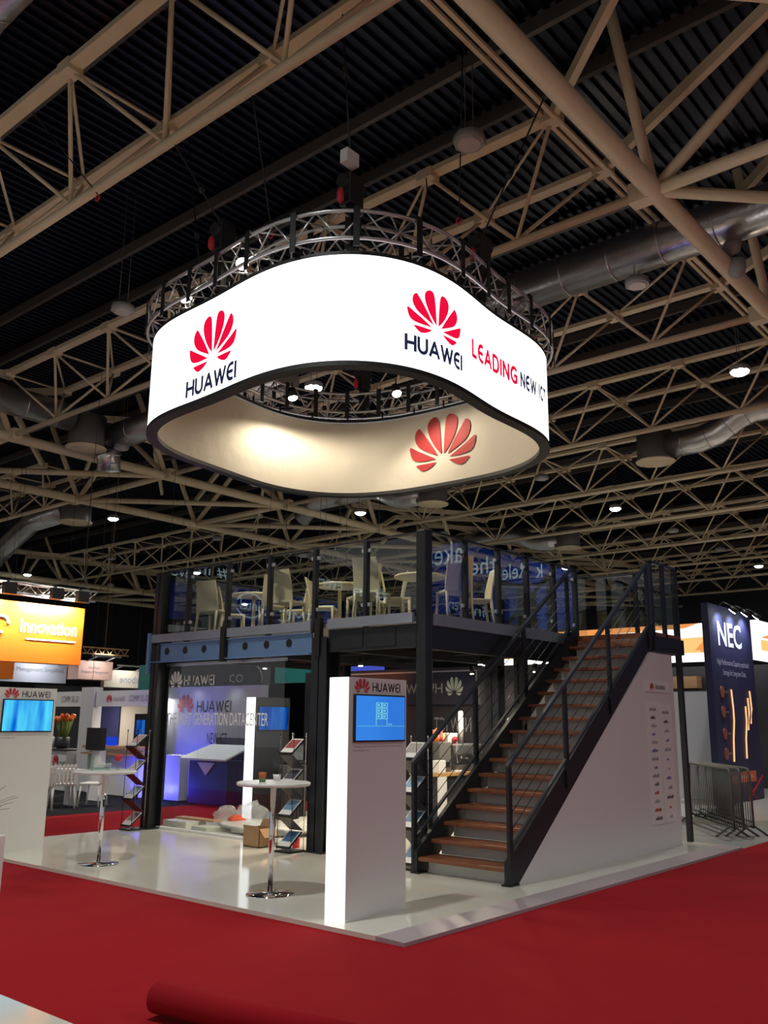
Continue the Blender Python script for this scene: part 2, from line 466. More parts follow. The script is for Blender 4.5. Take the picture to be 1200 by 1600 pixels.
# cable rails that hang under the upper chords beside the big girder
for y, z in ((1.0, 11.3), (1.22, 11.42)):
    tag(MB().box((-6, y-.035, z-.03), (40, y+.035, z+.03)).build('cable_tray', 'tan'), 'thin tan %s beside the big girder tube' % ('lower cable rail' if z < 11.4 else 'upper cable rail'), 'cable rail')

# hall lamps: every third one burns
def make_lamp(on):
    t = thing('hall_lamp', 'x', 'hall lamp', (0, 0, 0), group='lit hall lamps' if on else 'unlit hall lamps')
    mb = MB(); mb.lathe([(.225, .02), (.245, .05), (.235, .15), (.13, .20), (.07, .22)], n=8); hs = mb.build('housing', 'housing', t)
    mb = MB()
    if on: mb.lathe([(.02, -.07), (.13, -.055), (.20, -.01), (.22, .03)], n=20)
    else: mb.lathe([(.17, .0), (.19, .03)], n=8)
    mb.build('lens', 'lens_on' if on else 'lens_off', hs)
    mb = MB()
    for sx in (-1, 1): mb.cyl((sx*.1, 0, .15), (sx*.1, 0, 2.96), .008, n=5)
    mb.build('hanger', 'purlin', t)
    if on: area_light('bulb', (0, 0, -.12), LAMP_W, .4, (.95, 1, .96), t, spread=math.radians(125))
    return t
pl = {True: make_lamp(True), False: make_lamp(False)}; used = set()
YL = {-2: -15.8, -1: -7.2, 0: 1.4, 1: 10.05, 2: 18.4, 3: 27.3, 4: 35.9, 5: 44.5}
for i in range(-2, 8):
    for j in range(-2, 6):
        on = (i+j) % 3 == 2
        if (not on and (i < 0 or j < 0)) or (j < 0 and i < 5 and (i, j) != (0, -1)): continue
        x, y = 3.17+5.58*i, YL[j]
        lab = '%s hall lamp %s, %s lamp row back' % ('bright' if on else 'unlit boxy',
              {-2: 'behind the camera', -1: 'over the front aisle', 0: 'beside the big right girder', 1: 'over the middle of the bay', 2: 'before the left girder', 3: 'past the left girder', 4: 'deep in the left bay', 5: 'near the far left girder'}[j], ORD[i+2])
        if on not in used: used.add(on); o = pl[on]; o.location = (x, y, 9.95); o['label'] = lab
        else: copy_tree(pl[on], loc=(x, y, 9.95), label=lab)

# ventilation ducts and their drums
def duct(name, pts, r, label, seam=1.0):
    t = thing(name, label, 'air duct', pts[0])
    mb = MB(); mb.tube(pts, r, n=24)
    for a, b in zip(pts, pts[1:]):
        a, b = Vector(a), Vector(b); L = (b-a).length; n = max(1, int(L/seam))
        for k in range(n):
            p = a+(b-a)*((k+.5)/n); d = (b-a).normalized()
            mb.cyl(p-d*.018, p+d*.018, r*1.012, n=24)
    mb.build('pipe', 'duct', t)
    return t
def drum(label, c, r, h):
    t = thing('diffuser_drum', label, 'air diffuser', c)
    MB().lathe([(r*.98, 0), (r, .03), (r, h), (r*.5, h+.02)], c, 24).build('body', 'drum', t)
    MB().lathe([(r*.42, -.005), (r*1.08, -.02), (r*1.12, .015), (r*.98, .03)], c, 24).build('flange', 'tan', t)
    return t
def sbend(p0, d, r):                                 # end at drum, down-and-up S then straight along d (unit, in y)
    x, y, z = p0
    return [(x, y, z), (x, y+d*1.0, z), (x, y+d*1.5, z+.12), (x, y+d*2.2, z+.5), (x, y+d*2.7, z+.62)]
duct('air_duct', [(8.85, 6.5, 10.72), (8.85, -14, 10.72)], .42, 'big silver foil duct crossing under the girder at the upper right')
drum('grey drum with ring outlet at the right end of a silver duct', (19.9, 5.95, 9.85), .55, .95)
duct('air_duct', sbend((19.9, 5.5, 10.3), -1, .4)+[(19.9, -10, 10.92)], .40, 'silver duct with an S-bend leaving the grey drum at the right')
drum('grey drum just under the rear edge of the ring sign', (20.1, 14.9, 9.85), .55, .95)
duct('air_duct', sbend((20.1, 15.3, 10.3), 1, .4)+[(20.1, 21, 10.92), (20.1, 22, 10.3)], .40, 'silver duct with a bent end right below the ring sign')
drum('small grey drum above the far end of the deck railing', (31.3, 15.3, 9.9), .55, .95)
duct('air_duct', sbend((31.3, 15.7, 10.3), 1, .4)+[(31.3, 27, 10.92)], .40, 'far silver duct above the right end of the deck railing')
duct('air_duct', [(-6, 19.0, 10.75), (7.3, 19.0, 10.75)], .42, 'silver duct crossing the left edge above the girder')
drum('grey drum below the silver duct at the left edge', (7.9, 19.0, 9.9), .55, 1.0)
duct('air_duct', [(8.75, 19.35, 10.45), (8.75, 17.2, 10.45), (8.75, 11, 10.5)], .42, 'silver duct running behind the left side of the ring sign')
duct('air_duct', [(8.75, 18.95, 10.15), (8.78, 19.1, 9.85), (8.85, 19.15, 9.4)], .36, 'short duct elbow pointing down before the left girder')
drum('dark grey drum under the second girder at the left', (13.2, 28.3, 9.75), .62, 1.05)
duct('air_duct', [(13.2, 28.9, 10.35), (13.3, 32, 10.3), (13.6, 34.5, 9.7), (13.8, 36.5, 9.0)], .45, 'dull duct bending down at the left edge above the orange banner')
duct('air_duct', [(-2.35, -14, 10.72), (-2.35, 4.6, 10.72), (-2.4, 5.1, 10.6), (-2.5, 5.4, 10.15)], .42, 'silver duct end poking into the top left corner')
# security cameras clamped to the big girder
for x, z, lab in ((9.1, 9.95, 'grey dome camera under the big girder tube'), (8.95, 10.35, 'pale boxy camera above the dome camera on the girder')):
    t = thing('security_camera', lab, 'camera', (x, -.45, z))
    MB().lathe([(.04, -.26), (.13, -.20), (.16, -.08), (.16, .08), (.06, .14)], (x, -.35, z), 14).build('housing', 'housing', t)
    MB().cyl((x, -.35, z), (x, -.15, z+.1), .03, n=6).build('bracket', 'housing', t)

# ------------------------------------------------------------------ the hanging ring sign
RC = [2.9984, .0134, -.013, .0429, .0938, .0084, -.0593, -.1999, -.034, .025, .0099]
RX, RY = 3.55, 4.0
def ring_r(a):
    r = RC[0]
    for k in range(1, 6): r += RC[2*k-1]*math.cos(k*a)+RC[2*k]*math.sin(k*a)
    return r
NR = 720
def ring_pt(a, off=0.0):                              # point of the ring's plan, moved outward by off
    e = .01
    p = lambda q: Vector((RX+ring_r(q)*math.cos(q), RY+ring_r(q)*math.sin(q), 0))
    t = (p(a+e)-p(a-e)).normalized()
    return p(a)+Vector((t.y, -t.x, 0))*off
_S = [0.0]
for k in range(NR): _S.append(_S[-1]+(ring_pt(2*PI*(k+1)/NR)-ring_pt(2*PI*k/NR)).length)
RLEN = _S[-1]
def ring_s(a): a %= 2*PI; i = a/(2*PI)*NR; k = int(i); return _S[k]+(_S[min(k+1, NR)]-_S[k])*(i-k)
def ring_a(s):
    s %= RLEN; lo, hi = 0, NR
    while hi-lo > 1:
        m = (lo+hi)//2
        if _S[m] <= s: lo = m
        else: hi = m
    return 2*PI*(lo+(s-_S[lo])/max(_S[hi]-_S[lo], 1e-9))/NR
def ring_map(s0, s1, z0, z1, off):
    def fn(u, v):
        p = ring_pt(ring_a(s0+(s1-s0)*u), off); return Vector((p.x, p.y, z0+(z1-z0)*v))
    return fn
Z0, Z1 = 6.0, 7.43
t = thing('ring_sign', 'big white rounded ring sign with red petal emblems hung over the stand', 'hanging sign', (RX, RY, Z0))
def _band(off0, z0, z1, n=96):
    mb = MB(); a = []; b = []
    for k in range(n):
        p = ring_pt(2*PI*k/n, off0); a.append(mb.bm.verts.new((p.x, p.y, z0))); b.append(mb.bm.verts.new((p.x, p.y, z1)))
    for k in range(n): mb.bm.faces.new((a[k], a[(k+1) % n], b[(k+1) % n], b[k])).smooth = True
    return mb
def hoop(o0, o1, z0, z1, n=180):                       # solid ring of rectangular section
    mb = MB(); R = []
    for k in range(n):
        p, q = ring_pt(2*PI*k/n, o0), ring_pt(2*PI*k/n, o1)
        R.append([mb.bm.verts.new(v) for v in ((p.x, p.y, z0), (q.x, q.y, z0), (q.x, q.y, z1), (p.x, p.y, z1))])
    for k in range(n):
        a, b = R[k], R[(k+1) % n]
        for j in range(4): mb.bm.faces.new((a[j], a[(j+1) % 4], b[(j+1) % 4], b[j]))
    return mb
hoop(0, -.02, Z0+.03, Z1).build('screen', 'led', t, 'glowing white outer screen')
hoop(-.12, -.135, Z0+.03, Z1-.02).build('inner_banner', 'fabric', t, 'cream cloth inner face')
hoop(.012, -.15, Z0-.03, Z0+.03).build('bottom_rim', 'rim', t, 'black bottom rim')
hoop(.0, -.14, Z1, Z1+.05).build('top_rim', 'rim', t, 'black top rim')
A1 = math.atan2(3.72-RY, .75-RX); S1 = ring_s(A1)-.21
letters('brand_lettering', 'HUAWEI', ring_map(S1-.55, S1+.55, 6.12, 6.33, .012), 'led_navy', t, w=.24)
emblem('petal_emblem', ring_map(S1-.53, S1+.53, 6.42, 7.18, .012), 'led_red', t)
S2 = ring_s(math.atan2(1.22-RY, 2.14-RX))
letters('brand_lettering', 'HUAWEI', ring_map(S2-.52, S2+.47, 6.26, 6.45, .012), 'led_navy', t, w=.24)
emblem('petal_emblem', ring_map(S2-.50, S2+.45, 6.52, 7.14, .012), 'led_red', t)
S3 = ring_s(math.atan2(1.25-RY, 2.95-RX)); S4 = ring_s(math.atan2(1.35-RY, 4.16-RX)); S5 = ring_s(math.atan2(1.50-RY, 5.28-RX))
letters('slogan_lettering', 'LEADING', ring_map(S3-.04, S4-.02, 6.57, 6.79, .012), 'led_red', t, gap=.36, w=.25)
letters('slogan_lettering', 'NEW ICT', ring_map(S4+.10, S5-.16, 6.57, 6.77, .012), 'led_navy', t, gap=.36, w=.25)
SI = ring_s(math.atan2(4.22-RY, 6.45-RX))
emblem('petal_emblem', ring_map(SI+.72, SI-.72, 6.30, 7.30, -.15), 'red_print', t, 'dark red printed emblem inside the ring')

# the truss ring it hangs from
t = thing('ring_truss', 'curved aluminium truss ring bolted above the white ring sign', 'truss', (RX, RY, 7.6))
OI, OO, ZA, ZB = -.26, .10, 7.60, 7.97
for off, z in ((OO, ZA), (OI, ZA), (OO, ZB), (OI, ZB)):
    MB().tube([ring_pt(2*PI*k/96, off)+Vector((0, 0, z)) for k in range(96)], .026, n=8, closed=True).build('chord_tube', 'alu', t)
mb = MB(); NS = 72
for k in range(NS):
    a, b = 2*PI*k/NS, 2*PI*(k+1)/NS
    P = lambda ang, o, z: ring_pt(ang, o)+Vector((0, 0, z))
    if k % 2: a, b = b, a
    mb.cyl(P(a, OO, ZA), P(b, OO, ZB), .013, n=5); mb.cyl(P(a, OI, ZA), P(b, OI, ZB), .013, n=5)
    mb.cyl(P(a, OO, ZA), P(b, OI, ZA), .013, n=5); mb.cyl(P(a, OO, ZB), P(b, OI, ZB), .013, n=5)
mb.build('web_lattice', 'alu', t)
for k in range(28):
    a = 2*PI*(k+.37)/28
    mb = MB(); c = ring_pt(a, (OI+OO)/2); o = ring_pt(a, OO+.035); i = ring_pt(a, OI-.035); d = (ring_pt(a+.01)-ring_pt(a-.01)).normalized()*.04
    z0, z1 = ZA-.135, ZB+.04
    for p in (o, i): mb.prism([p-d+Vector((0,0,z0)), p+d+Vector((0,0,z0)), p+d+Vector((0,0,z1)), p-d+Vector((0,0,z1))], (o-i).normalized()*.012)
    mb.prism([o-d+Vector((0,0,z1)), o+d+Vector((0,0,z1)), i+d+Vector((0,0,z1)), i-d+Vector((0,0,z1))], (0, 0, .012))
    mb.cyl(c+Vector((0, 0, 7.45)), c+Vector((0, 0, 7.62)), .018, n=6)
    mb.build('strap', 'black', t)

def hoist(label, a, top, plug=True, lit=False):
    c = ring_pt(a, -.08); c.z = 8.02
    t = thing('chain_hoist', label, 'chain hoist', c, group='chain hoists over the ring sign')
    mb = MB(); mb.box((c.x-.13, c.y-.10, 8.12), (c.x+.13, c.y+.10, 8.55), .02); mb.cyl((c.x-.19, c.y, 8.42), (c.x+.19, c.y, 8.42), .09, n=12); mb.build('motor_body', 'black', t)
    mb = MB(); mb.box((c.x-.05, c.y-.05, 7.55), (c.x+.05, c.y+.05, 8.12)); mb.cyl((c.x+.11, c.y, 7.75), (c.x+.11, c.y, 8.2), .06, n=10); mb.build('chain_bag', 'black', t)
    mb = MB(); mb.cyl((c.x, c.y, 8.5), top, .014, n=5)
    L = (Vector(top)-Vector((c.x, c.y, 8.5))); mb.cyl(Vector((c.x, c.y, 8.5))+L*.42, Vector((c.x, c.y, 8.5))+L*.46, .045, n=6); mb.build('chain', 'steel', t)
    if plug:
        mb = MB(); mb.lathe([(.02, 0), (.045, .03), (.045, .14), (.02, .2)], (c.x-.22, c.y-.02, 8.08), 10); mb.build('plug', 'red_gloss', t, 'red power plug')
    if lit:
        MB().box((c.x-.24, c.y-.14, 8.62), (c.x-.02, c.y-.02, 8.80)).build('label_plate', 'whiteb', t, 'white plate')
    return t
hoist('chain hoist over the near corner of the ring with a white plate', math.radians(222), (1.4, 2.4, 12.6), True, True)
hoist('chain hoist over the left front side of the ring with a red plug', math.radians(181), (.42, 4.7, 10.0))
hoist('chain hoist over the right front side of the ring', math.radians(266), (4.5, .9, 11.3))
hoist('chain hoist over the far left curve of the ring', math.radians(110), (2.5, 7.3, 12.6))
hoist('chain hoist over the far corner of the ring seen through it', math.radians(38), (5.9, 6.2, 10.0))
# bare rigging chains with hooks under the trusses
for a, b, lab in (((.42, 3.0, 10.0), (1.4, 3.6, 8.6), 'slack chain with a red hook between the trusses at the top'), ((5.0, 3.6, 11.36), (4.95, 3.4, 9.5), 'chain with a hook hanging from the truss right of the ring'),
                  ((3.1, 1.4, 12.87), (3.6, 1.9, 9.2), 'long oblique chain beside the boxy grey lamp'), ((-.4, 7.4, 11.3), (.4, 6.6, 9.9), 'chain with a hook under the nearest left truss')):
    t = thing('rigging_chain', lab, 'chain', b)
    MB().cyl(a, b, .012, n=5).build('chain', 'steel', t)
    b = Vector(b); MB().tube([b+Vector((0, .05*math.sin(x), -.06+.05*math.cos(x))) for x in [2*PI*k/10 for k in range(9)]], .014, n=6).build('hook', 'red_gloss', t)

def ring_spot(label, a, off, z, target, w=60, ang=1.2):
    c = ring_pt(a, off); c.z = z
    t = thing('spotlight', label, 'spotlight', c, group='spotlights on the truss ring')
    d = (Vector(target)-c).normalized()
    MB().cyl(c-d*.16, c+d*.02, .07, .085, n=14).build('can', 'black', t)
    MB().lathe([(.085, 0), (.085, .01), (.07, .035), (.03, .05)], (0, 0, 0), 14).build('lens', 'spot_on', t).matrix_basis = Matrix.Translation(d*.02) @ d.to_track_quat('Z', 'Y').to_matrix().to_4x4()
    MB().cyl(c-d*.08, c-d*.08+Vector((0, 0, .2)), .012, n=6).build('yoke', 'black', t)
    spot_light('beam', c+d*.13, target, w, ang, (1, .88, .68), t)
ring_spot('warm spotlight burning above the left front of the ring', math.radians(187), -.2, 7.62+.28, (-3, -2.0, 2.0), 120, 1.3)
ring_spot('small spotlight at the left curve of the ring', math.radians(160), -.2, 7.85, (4.0, 4.6, 3.2), 1000)
ring_spot('warm spotlight inside the ring washing its cloth at the left', math.radians(75), -.75, 7.55, (4.6, 5.6, 4.6), 165, 2.8)
ring_spot('warm spotlight inside the ring beside the inner red emblem', math.radians(14), -.95, 7.6, (5.0, 3.4, 4.6), 120, 2.7)

# ------------------------------------------------------------------ the stand's floor
G = .04
t = thing('stand_platform', 'glossy white stand floor with its corner towards the camera', 'stand floor', (4, 4, 0))
mb = MB(); mb.box((0, .32, 0), (8.1, 8.4, G)); mb.build('deck_panel', 'white_floor', t)
mb = MB(); mb.prism([(0, .32, .0), (0, .32, G), (0, .0, G*.8), (0, .0, .0)], (8.1, 0, 0)); mb.build('edge_strip', 'edge', t, 'pinkish matte edge strip')

# ------------------------------------------------------------------ screen kiosks
def kiosk(x, y, label, face='white', pic=None, logo=True, w=.9, dpt=.235, h=2.25):
    t = thing('info_kiosk', label, 'kiosk', (x+w/2, y+dpt/2, G), group='tall screen kiosks on the stand')
    MB().box((x+.02, y, G), (x+w, y+dpt, h)).build('body', face, t)
    MB().box((x-.004, y+.004, G+.002), (x+.019, y+dpt, h-.004)).build('light_panel', 'strip', t, 'glowing white side')
    fr = MB().box((x+.085, y-.025, 1.635), (x+.855, y-.001, 2.09), .006).build('screen_frame', 'black', t)
    sc = MB().box((x+.10, y-.029, 1.652), (x+.84, y-.026, 2.075)).build('screen', pic, fr, 'lit blue screen')
    if logo:
        emblem('petal_emblem', plane_map((x+.10, y-.004, 2.105), (.22, 0, 0), (0, 0, .135)), 'red_gloss', t)
        letters('brand_lettering', 'HUAWEI', plane_map((x+.37, y-.004, 2.125), (.42, 0, 0), (0, 0, .078)), 'ink', t, w=.15)
        lettering('caption', 'Intelligent data management keeps the cloud running', plane_map((x+.10, y-.003, 1.585), (.72, 0, 0), (0, 0, .018)), 'grey_ink', t)
        lettering('caption', 'across the data center', plane_map((x+.10, y-.003, 1.55), (.22, 0, 0), (0, 0, .018)), 'grey_ink', t)
    return t
P1 = screen_mat('screen_blue', (.015, .10, .52), (.04, .24, .82), .95, .35)
P2 = screen_mat('screen_cyan', (.0, .12, .62), (.10, .72, .98), 1.1, 2.2)
P3 = screen_mat('screen_deep', (.0, .03, .30), (.03, .22, .75), .7, 2.2)
k1 = kiosk(.17, .85, 'tall white kiosk with a blue screen at the front corner of the stand', 'white', P1)
mb = MB(); x, y = .17, .815            # the rack drawing on its screen
S_ = glow('screen_lines', (.25, .85, .80), .8)
for r in range(3):
    for c in range(2):
        a = (x+.385+c*.09, 1.855+r*.055)
        mb.box((a[0], y, a[1]), (a[0]+.008, y+.002, a[1]+.045)); mb.box((a[0]+.078, y, a[1]), (a[0]+.086, y+.002, a[1]+.045))
        mb.box((a[0], y, a[1]), (a[0]+.086, y+.002, a[1]+.007)); mb.box((a[0]+.02, y, a[1]+.018), (a[0]+.055, y+.002, a[1]+.032)); mb.box((a[0], y, a[1]+.042), (a[0]+.086, y+.002, a[1]+.048))
mb.box((x+.385, y, 1.79), (x+.391, y+.002, 1.86)); mb.box((x+.55, y, 1.79), (x+.556, y+.002, 1.86)); mb.box((x+.11, y, 1.785), (x+.83, y+.002, 1.788)); mb.box((x+.575, y, 1.80), (x+.63, y+.002, 1.808))
mb.build('screen_drawing', S_, [o for o in k1.children if o.name.startswith('screen_frame')][0])
kiosk(-.05, 7.26, 'tall cream-lit kiosk with a cyan screen at the left edge', 'whiteb', P2)
kiosk(5.23, 7.82, 'kiosk with a glowing side and its front coloured as shade behind the glass partition', 'darkwall', P3, False)  # shade on this kiosk's front is put in as a charcoal face

# ------------------------------------------------------------------ bar tables and what stands on them
def bar_table(x, y, label):
    t = thing('bar_table', label, 'bar table', (x, y, G), group='round bar tables')
    MB().lathe([(.385, 0), (.40, .008), (.40, .03), (.385, .038)], (x, y, 1.145), 40).build('table_top', 'whiteb', t)
    MB().lathe([(.03, 0), (.03, 1.10)], (x, y, G+.01), 16).build('pole', 'chrome', t)
    MB().lathe([(.25, 0), (.25, .012), (.06, .024), (.03, .03)], (x, y, G), 36).build('base', 'chrome', t)
    return t
bar_table(.66, 2.36, 'round white bar table on a chrome pole left of the front kiosk')
bar_table(.56, 5.42, 'round white bar table on a chrome pole near the left kiosk')
c = (.55, 2.42, 1.183)
t = thing('tin_cup', 'small orange and green cup on the nearer bar table', 'cup', c)
MB().lathe([(.034, 0), (.038, .035)], c, 18).build('green_band', mat('green_band', (.10, .20, .08), .5), t)
MB().lathe([(.038, .036), (.043, .10), (.040, .10), (.036, .05)], c, 18).build('body', mat('orange_cup', (.45, .10, .03), .5), t)
c = (.80, 2.46, 1.183)
t = thing('cactus_pot', 'small white pot with spiky stems on the nearer bar table', 'potted plant', c)
MB().lathe([(.035, 0), (.045, .07), (.04, .07), (.038, .055)], c, 18).build('pot', 'whiteb', t)
mb = MB()
for k in range(9):
    a = k*2.4; r = .012+.014*(k % 3)
    mb.cyl((c[0]+r*math.cos(a), c[1]+r*math.sin(a), c[2]+.05), (c[0]+r*1.7*math.cos(a), c[1]+r*1.7*math.sin(a), c[2]+.20+.03*(k % 2)), .006, .002, n=5)
mb.build('stems', mat('dark_stem', (.04, .05, .04), .6), t)
c = (.45, 5.55, 1.183)
t = thing('leaflet_holder', 'clear leaflet holder on the bar table near the left kiosk', 'leaflet holder', c)
mb = MB(); mb.box((.40, 5.50, 1.183), (.66, 5.52, 1.215)); mb.box((.40, 5.46, 1.183), (.41, 5.60, 1.36)); mb.box((.62, 5.42, 1.183), (.63, 5.52, 1.36)); mb.build('stand', glass('acrylic', (.82, .93, .88), 2.0), t)
MB().box((.46, 5.53, 1.19), (.60, 5.535, 1.25)).build('leaflet', 'paper', t)
c = (.70, 5.35, 1.183)
t = thing('candy_jar', 'small jar with a red top on the bar table near the left kiosk', 'jar', c)
MB().lathe([(.028, 0), (.03, .09), (.02, .11)], c, 14).build('jar', 'glass', t); MB().lathe([(.02, .11), (.045, .13), (.05, .17), (.03, .20)], c, 14).build('lid', 'red_gloss', t)

# ------------------------------------------------------------------ zigzag leaflet racks with leaflets
LEAF = [mat('leaflet_%d' % i, c, .4) for i, c in enumerate([(.30, .06, .06), (.05, .16, .34), (.20, .38, .58), (.10, .11, .14), (.36, .34, .32)])]
def rack(x, y, label, where, sheet, cols):
    t = thing('leaflet_rack', label, 'leaflet rack', (x, y, G), group='zigzag leaflet racks')
    zs = [1.36, .94, .52, .10]
    for i, z in enumerate(zs):
        mb = MB(); mb.prism([(x-.17, y-.13, z), (x+.08, y-.13, z+.20), (x+.08, y+.13, z+.20), (x-.17, y+.13, z)], (-.006, 0, .010))
        mb.box((x-.185, y-.13, z-.005), (x-.168, y+.13, z+.03)); mb.build('tray', 'black', t)
        if i < 3:
            z2 = zs[i+1]+.20
            MB().prism([(x-.17, y-.13, z-.01), (x+.08, y-.13, z2+.02), (x+.08, y+.13, z2+.02), (x-.17, y+.13, z-.01)], (.006, 0, .006)).build('sheet', sheet, t)
        # the leaflet in the tray
        l = thing('leaflet', 'leaflet with %s picture, %s tray of the rack %s' % (['reddish', 'navy', 'sky blue', 'charcoal', 'grey'][cols[i]], ['top', 'second', 'third', 'bottom'][i], where), 'leaflet', (x-.05, y, z+.1), group='leaflets in the racks')
        P = lambda a, b, k: (x-.165+.235*a-.010*k, y+.115-.23*b, z+.012+.188*a+.012*k)
        cv = MB().prism([P(0, 0, .6), P(0, 1, .6), P(1, 1, .6), P(1, 0, .6)], (-.004, 0, .005)).build('cover', 'paper', l)
        MB().prism([P(.33, .08, 1.15), P(.33, .92, 1.15), P(.92, .92, 1.15), P(.92, .08, 1.15)], (-.0008, 0, .001)).build('picture', LEAF[cols[i]], cv)
    for dx in (-.15, .09):
        for dy in (-.14, .14):
            mb = MB(); mb.cyl((x+dx, y+dy, G), (x+dx, y+dy, 1.62), .005, n=6); mb.lathe([(.006, 0), (.011, .02), (.008, .045)], (x+dx, y+dy, 1.61), 8); mb.build('rod', 'alu' if dx > 0 else 'black', t)
    MB().box((x-.19, y-.15, G), (x+.12, y+.15, G+.025)).build('base', 'black', t)
rack(3.02, 8.22, 'zigzag leaflet rack beside the left deck column', 'at the left deck column', 'darkred', [0, 4, 2, 3])
rack(3.03, 4.48, 'zigzag leaflet rack beside the middle deck column', 'at the middle deck column', 'darkwall', [0, 3, 2, 1])
rack(3.06, 2.30, 'zigzag leaflet rack half hidden behind the front kiosk', 'behind the front kiosk', 'darkwall', [4, 2, 1, 1])

# ------------------------------------------------------------------ glass partition under the deck
t = thing('glass_partition', 'clear glass partition with white lettering under the left deck beam', 'glass partition', (3.42, 6.6, G))
for k in range(3):
    y0, y1 = 5.14+k*1.01, 5.14+(k+1)*1.01-.006
    MB().box((3.415, y0, G+.03), (3.425, y1, 2.74)).build('glass_pane', 'pglass', t)
MB().box((3.39, 5.12, 2.73), (3.45, 8.12, 2.78)).build('top_track', 'alu', t)
MB().box((3.38, 5.12, G), (3.46, 8.12, G+.035)).build('base_track', 'whiteb', t)
emblem('petal_emblem', plane_map((3.405, 8.00, 2.36), (0, -.34, 0), (0, 0, .28)), 'white_ink', t)
letters('brand_lettering', 'HUAWEI', plane_map((3.405, 7.60, 2.40), (0, -.78, 0), (0, 0, .15)), 'white_ink', t, w=.17)
def narrow_caps(name, s, o, L, h, m, parent):        # tall hand-drawn capitals
    return lettering(name, s, plane_map(o, (0, -L, 0), (0, 0, h)), m, parent)
narrow_caps('slogan_lettering', 'THE NEXT GENERATION DATACENTER', (3.405, 8.02, 1.74), 2.55, .20, 'white_ink', t)
narrow_caps('slogan_lettering', 'NEW ICT', (3.405, 6.92, 1.44), .50, .18, 'ink', t)

# ------------------------------------------------------------------ the deck
DZ = 3.22
t = thing('mezzanine_deck', 'dark steel upper deck with glass railings standing on the stand', 'mezzanine', (5.6, 5.3, G))
def hcol(x, y, z0, z1, w, d, name='column'):
    mb = MB(); mb.box((x-w/2, y-d/2, z0), (x-w/2+.018, y+d/2, z1)); mb.box((x+w/2-.018, y-d/2, z0), (x+w/2, y+d/2, z1)); mb.box((x-w/2, y-.009, z0), (x+w/2, y+.009, z1))
    mb.box((x-w/2-.03, y-d/2-.03, z0), (x+w/2+.03, y+d/2+.03, z0+.02))
    return mb.build(name, 'steel', t)
hcol(3.30, 8.16, G, 4.36, .26, .22); hcol(3.30, 4.16, G, 3.02, .30, .30)
MB().box((3.20, 2.24, G), (3.36, 2.40, 4.40), .01).build('column', 'steel', t)
hcol(8.0, 2.3, G, 3.1, .22, .22); hcol(8.0, 8.16, G, 3.1, .26, .22); hcol(8.0, 4.3, G, 3.1, .26, .26); hcol(5.7, 2.32, G, 2.9, .16, .16)
mb = MB(); mb.box((3.22, 2.3, DZ-.06), (8.1, 8.3, DZ)); mb.build('deck_floor', mat('deck_board', (.20, .19, .18), .6), t)
# left side: pale ledge over a channel with round holes
for y0, y1 in ((6.38, 8.28), (4.36, 6.26)):
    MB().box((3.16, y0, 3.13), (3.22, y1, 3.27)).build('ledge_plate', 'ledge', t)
    mb = MB(); mb.box((3.20, y0, 2.80), (3.22, y1, 3.10)); mb.box((3.14, y0, 2.785), (3.24, y1, 2.80)); mb.box((3.17, y0, 3.09), (3.24, y1, 3.105)); mb.build('side_channel', 'bluelit', t)
    for k in range(3):
        y = y1-.42-k*.5; MB().cyl((3.193, y, 2.97), (3.205, y, 2.97), .062, n=18).build('hole_disc', 'black', t)  # black disc put in for the dark seen through each hole
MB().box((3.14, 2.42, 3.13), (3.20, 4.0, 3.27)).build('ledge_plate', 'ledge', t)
mb = MB(); mb.box((3.20, 2.4, 2.80), (3.24, 4.02, 3.12)); mb.box((3.19, 3.35, 2.84), (3.20, 3.85, 3.09)); mb.box((3.19, 2.75, 2.84), (3.20, 3.28, 3.09)); mb.build('side_beam', 'steel', t)
for y in (6.32, 4.18): MB().box((3.12, y-.05, 2.74), (3.20, y+.05, 3.3)).build('splice_post', 'black', t)
MB().box((3.13, 8.28, 2.6), (3.2, 8.36, 3.3)).build('splice_post', 'bluelit', t)
# front side beams, landing and joists
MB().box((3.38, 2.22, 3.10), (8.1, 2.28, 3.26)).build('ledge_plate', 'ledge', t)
MB().box((3.38, 2.26, 2.78), (8.1, 2.32, 3.12)).build('front_beam', 'steel', t)
MB().box((7.06, .74, DZ-.08), (8.1, 2.26, DZ)).build('landing_floor', 'wood', t, 'brown wooden landing')
mb = MB(); mb.box((7.02, .72, 2.92), (8.16, .78, 3.16)); mb.box((8.10, .72, 2.92), (8.16, 2.3, 3.16)); mb.build('landing_beam', 'steel', t)
MB().box((8.07, .76, G), (8.15, .84, 4.36)).build('column', 'steel', t, 'slim corner post of the stair landing')
mb = MB()
for x in (4.3, 5.4, 6.5, 7.6): mb.box((x-.04, 2.4, 2.95), (x+.04, 8.2, 3.14))
for y in (4.2, 6.2, 8.2): mb.box((3.3, y-.04, 2.85), (8.1, y+.04, 3.0))
mb.build('joist_lattice', 'steel', t)
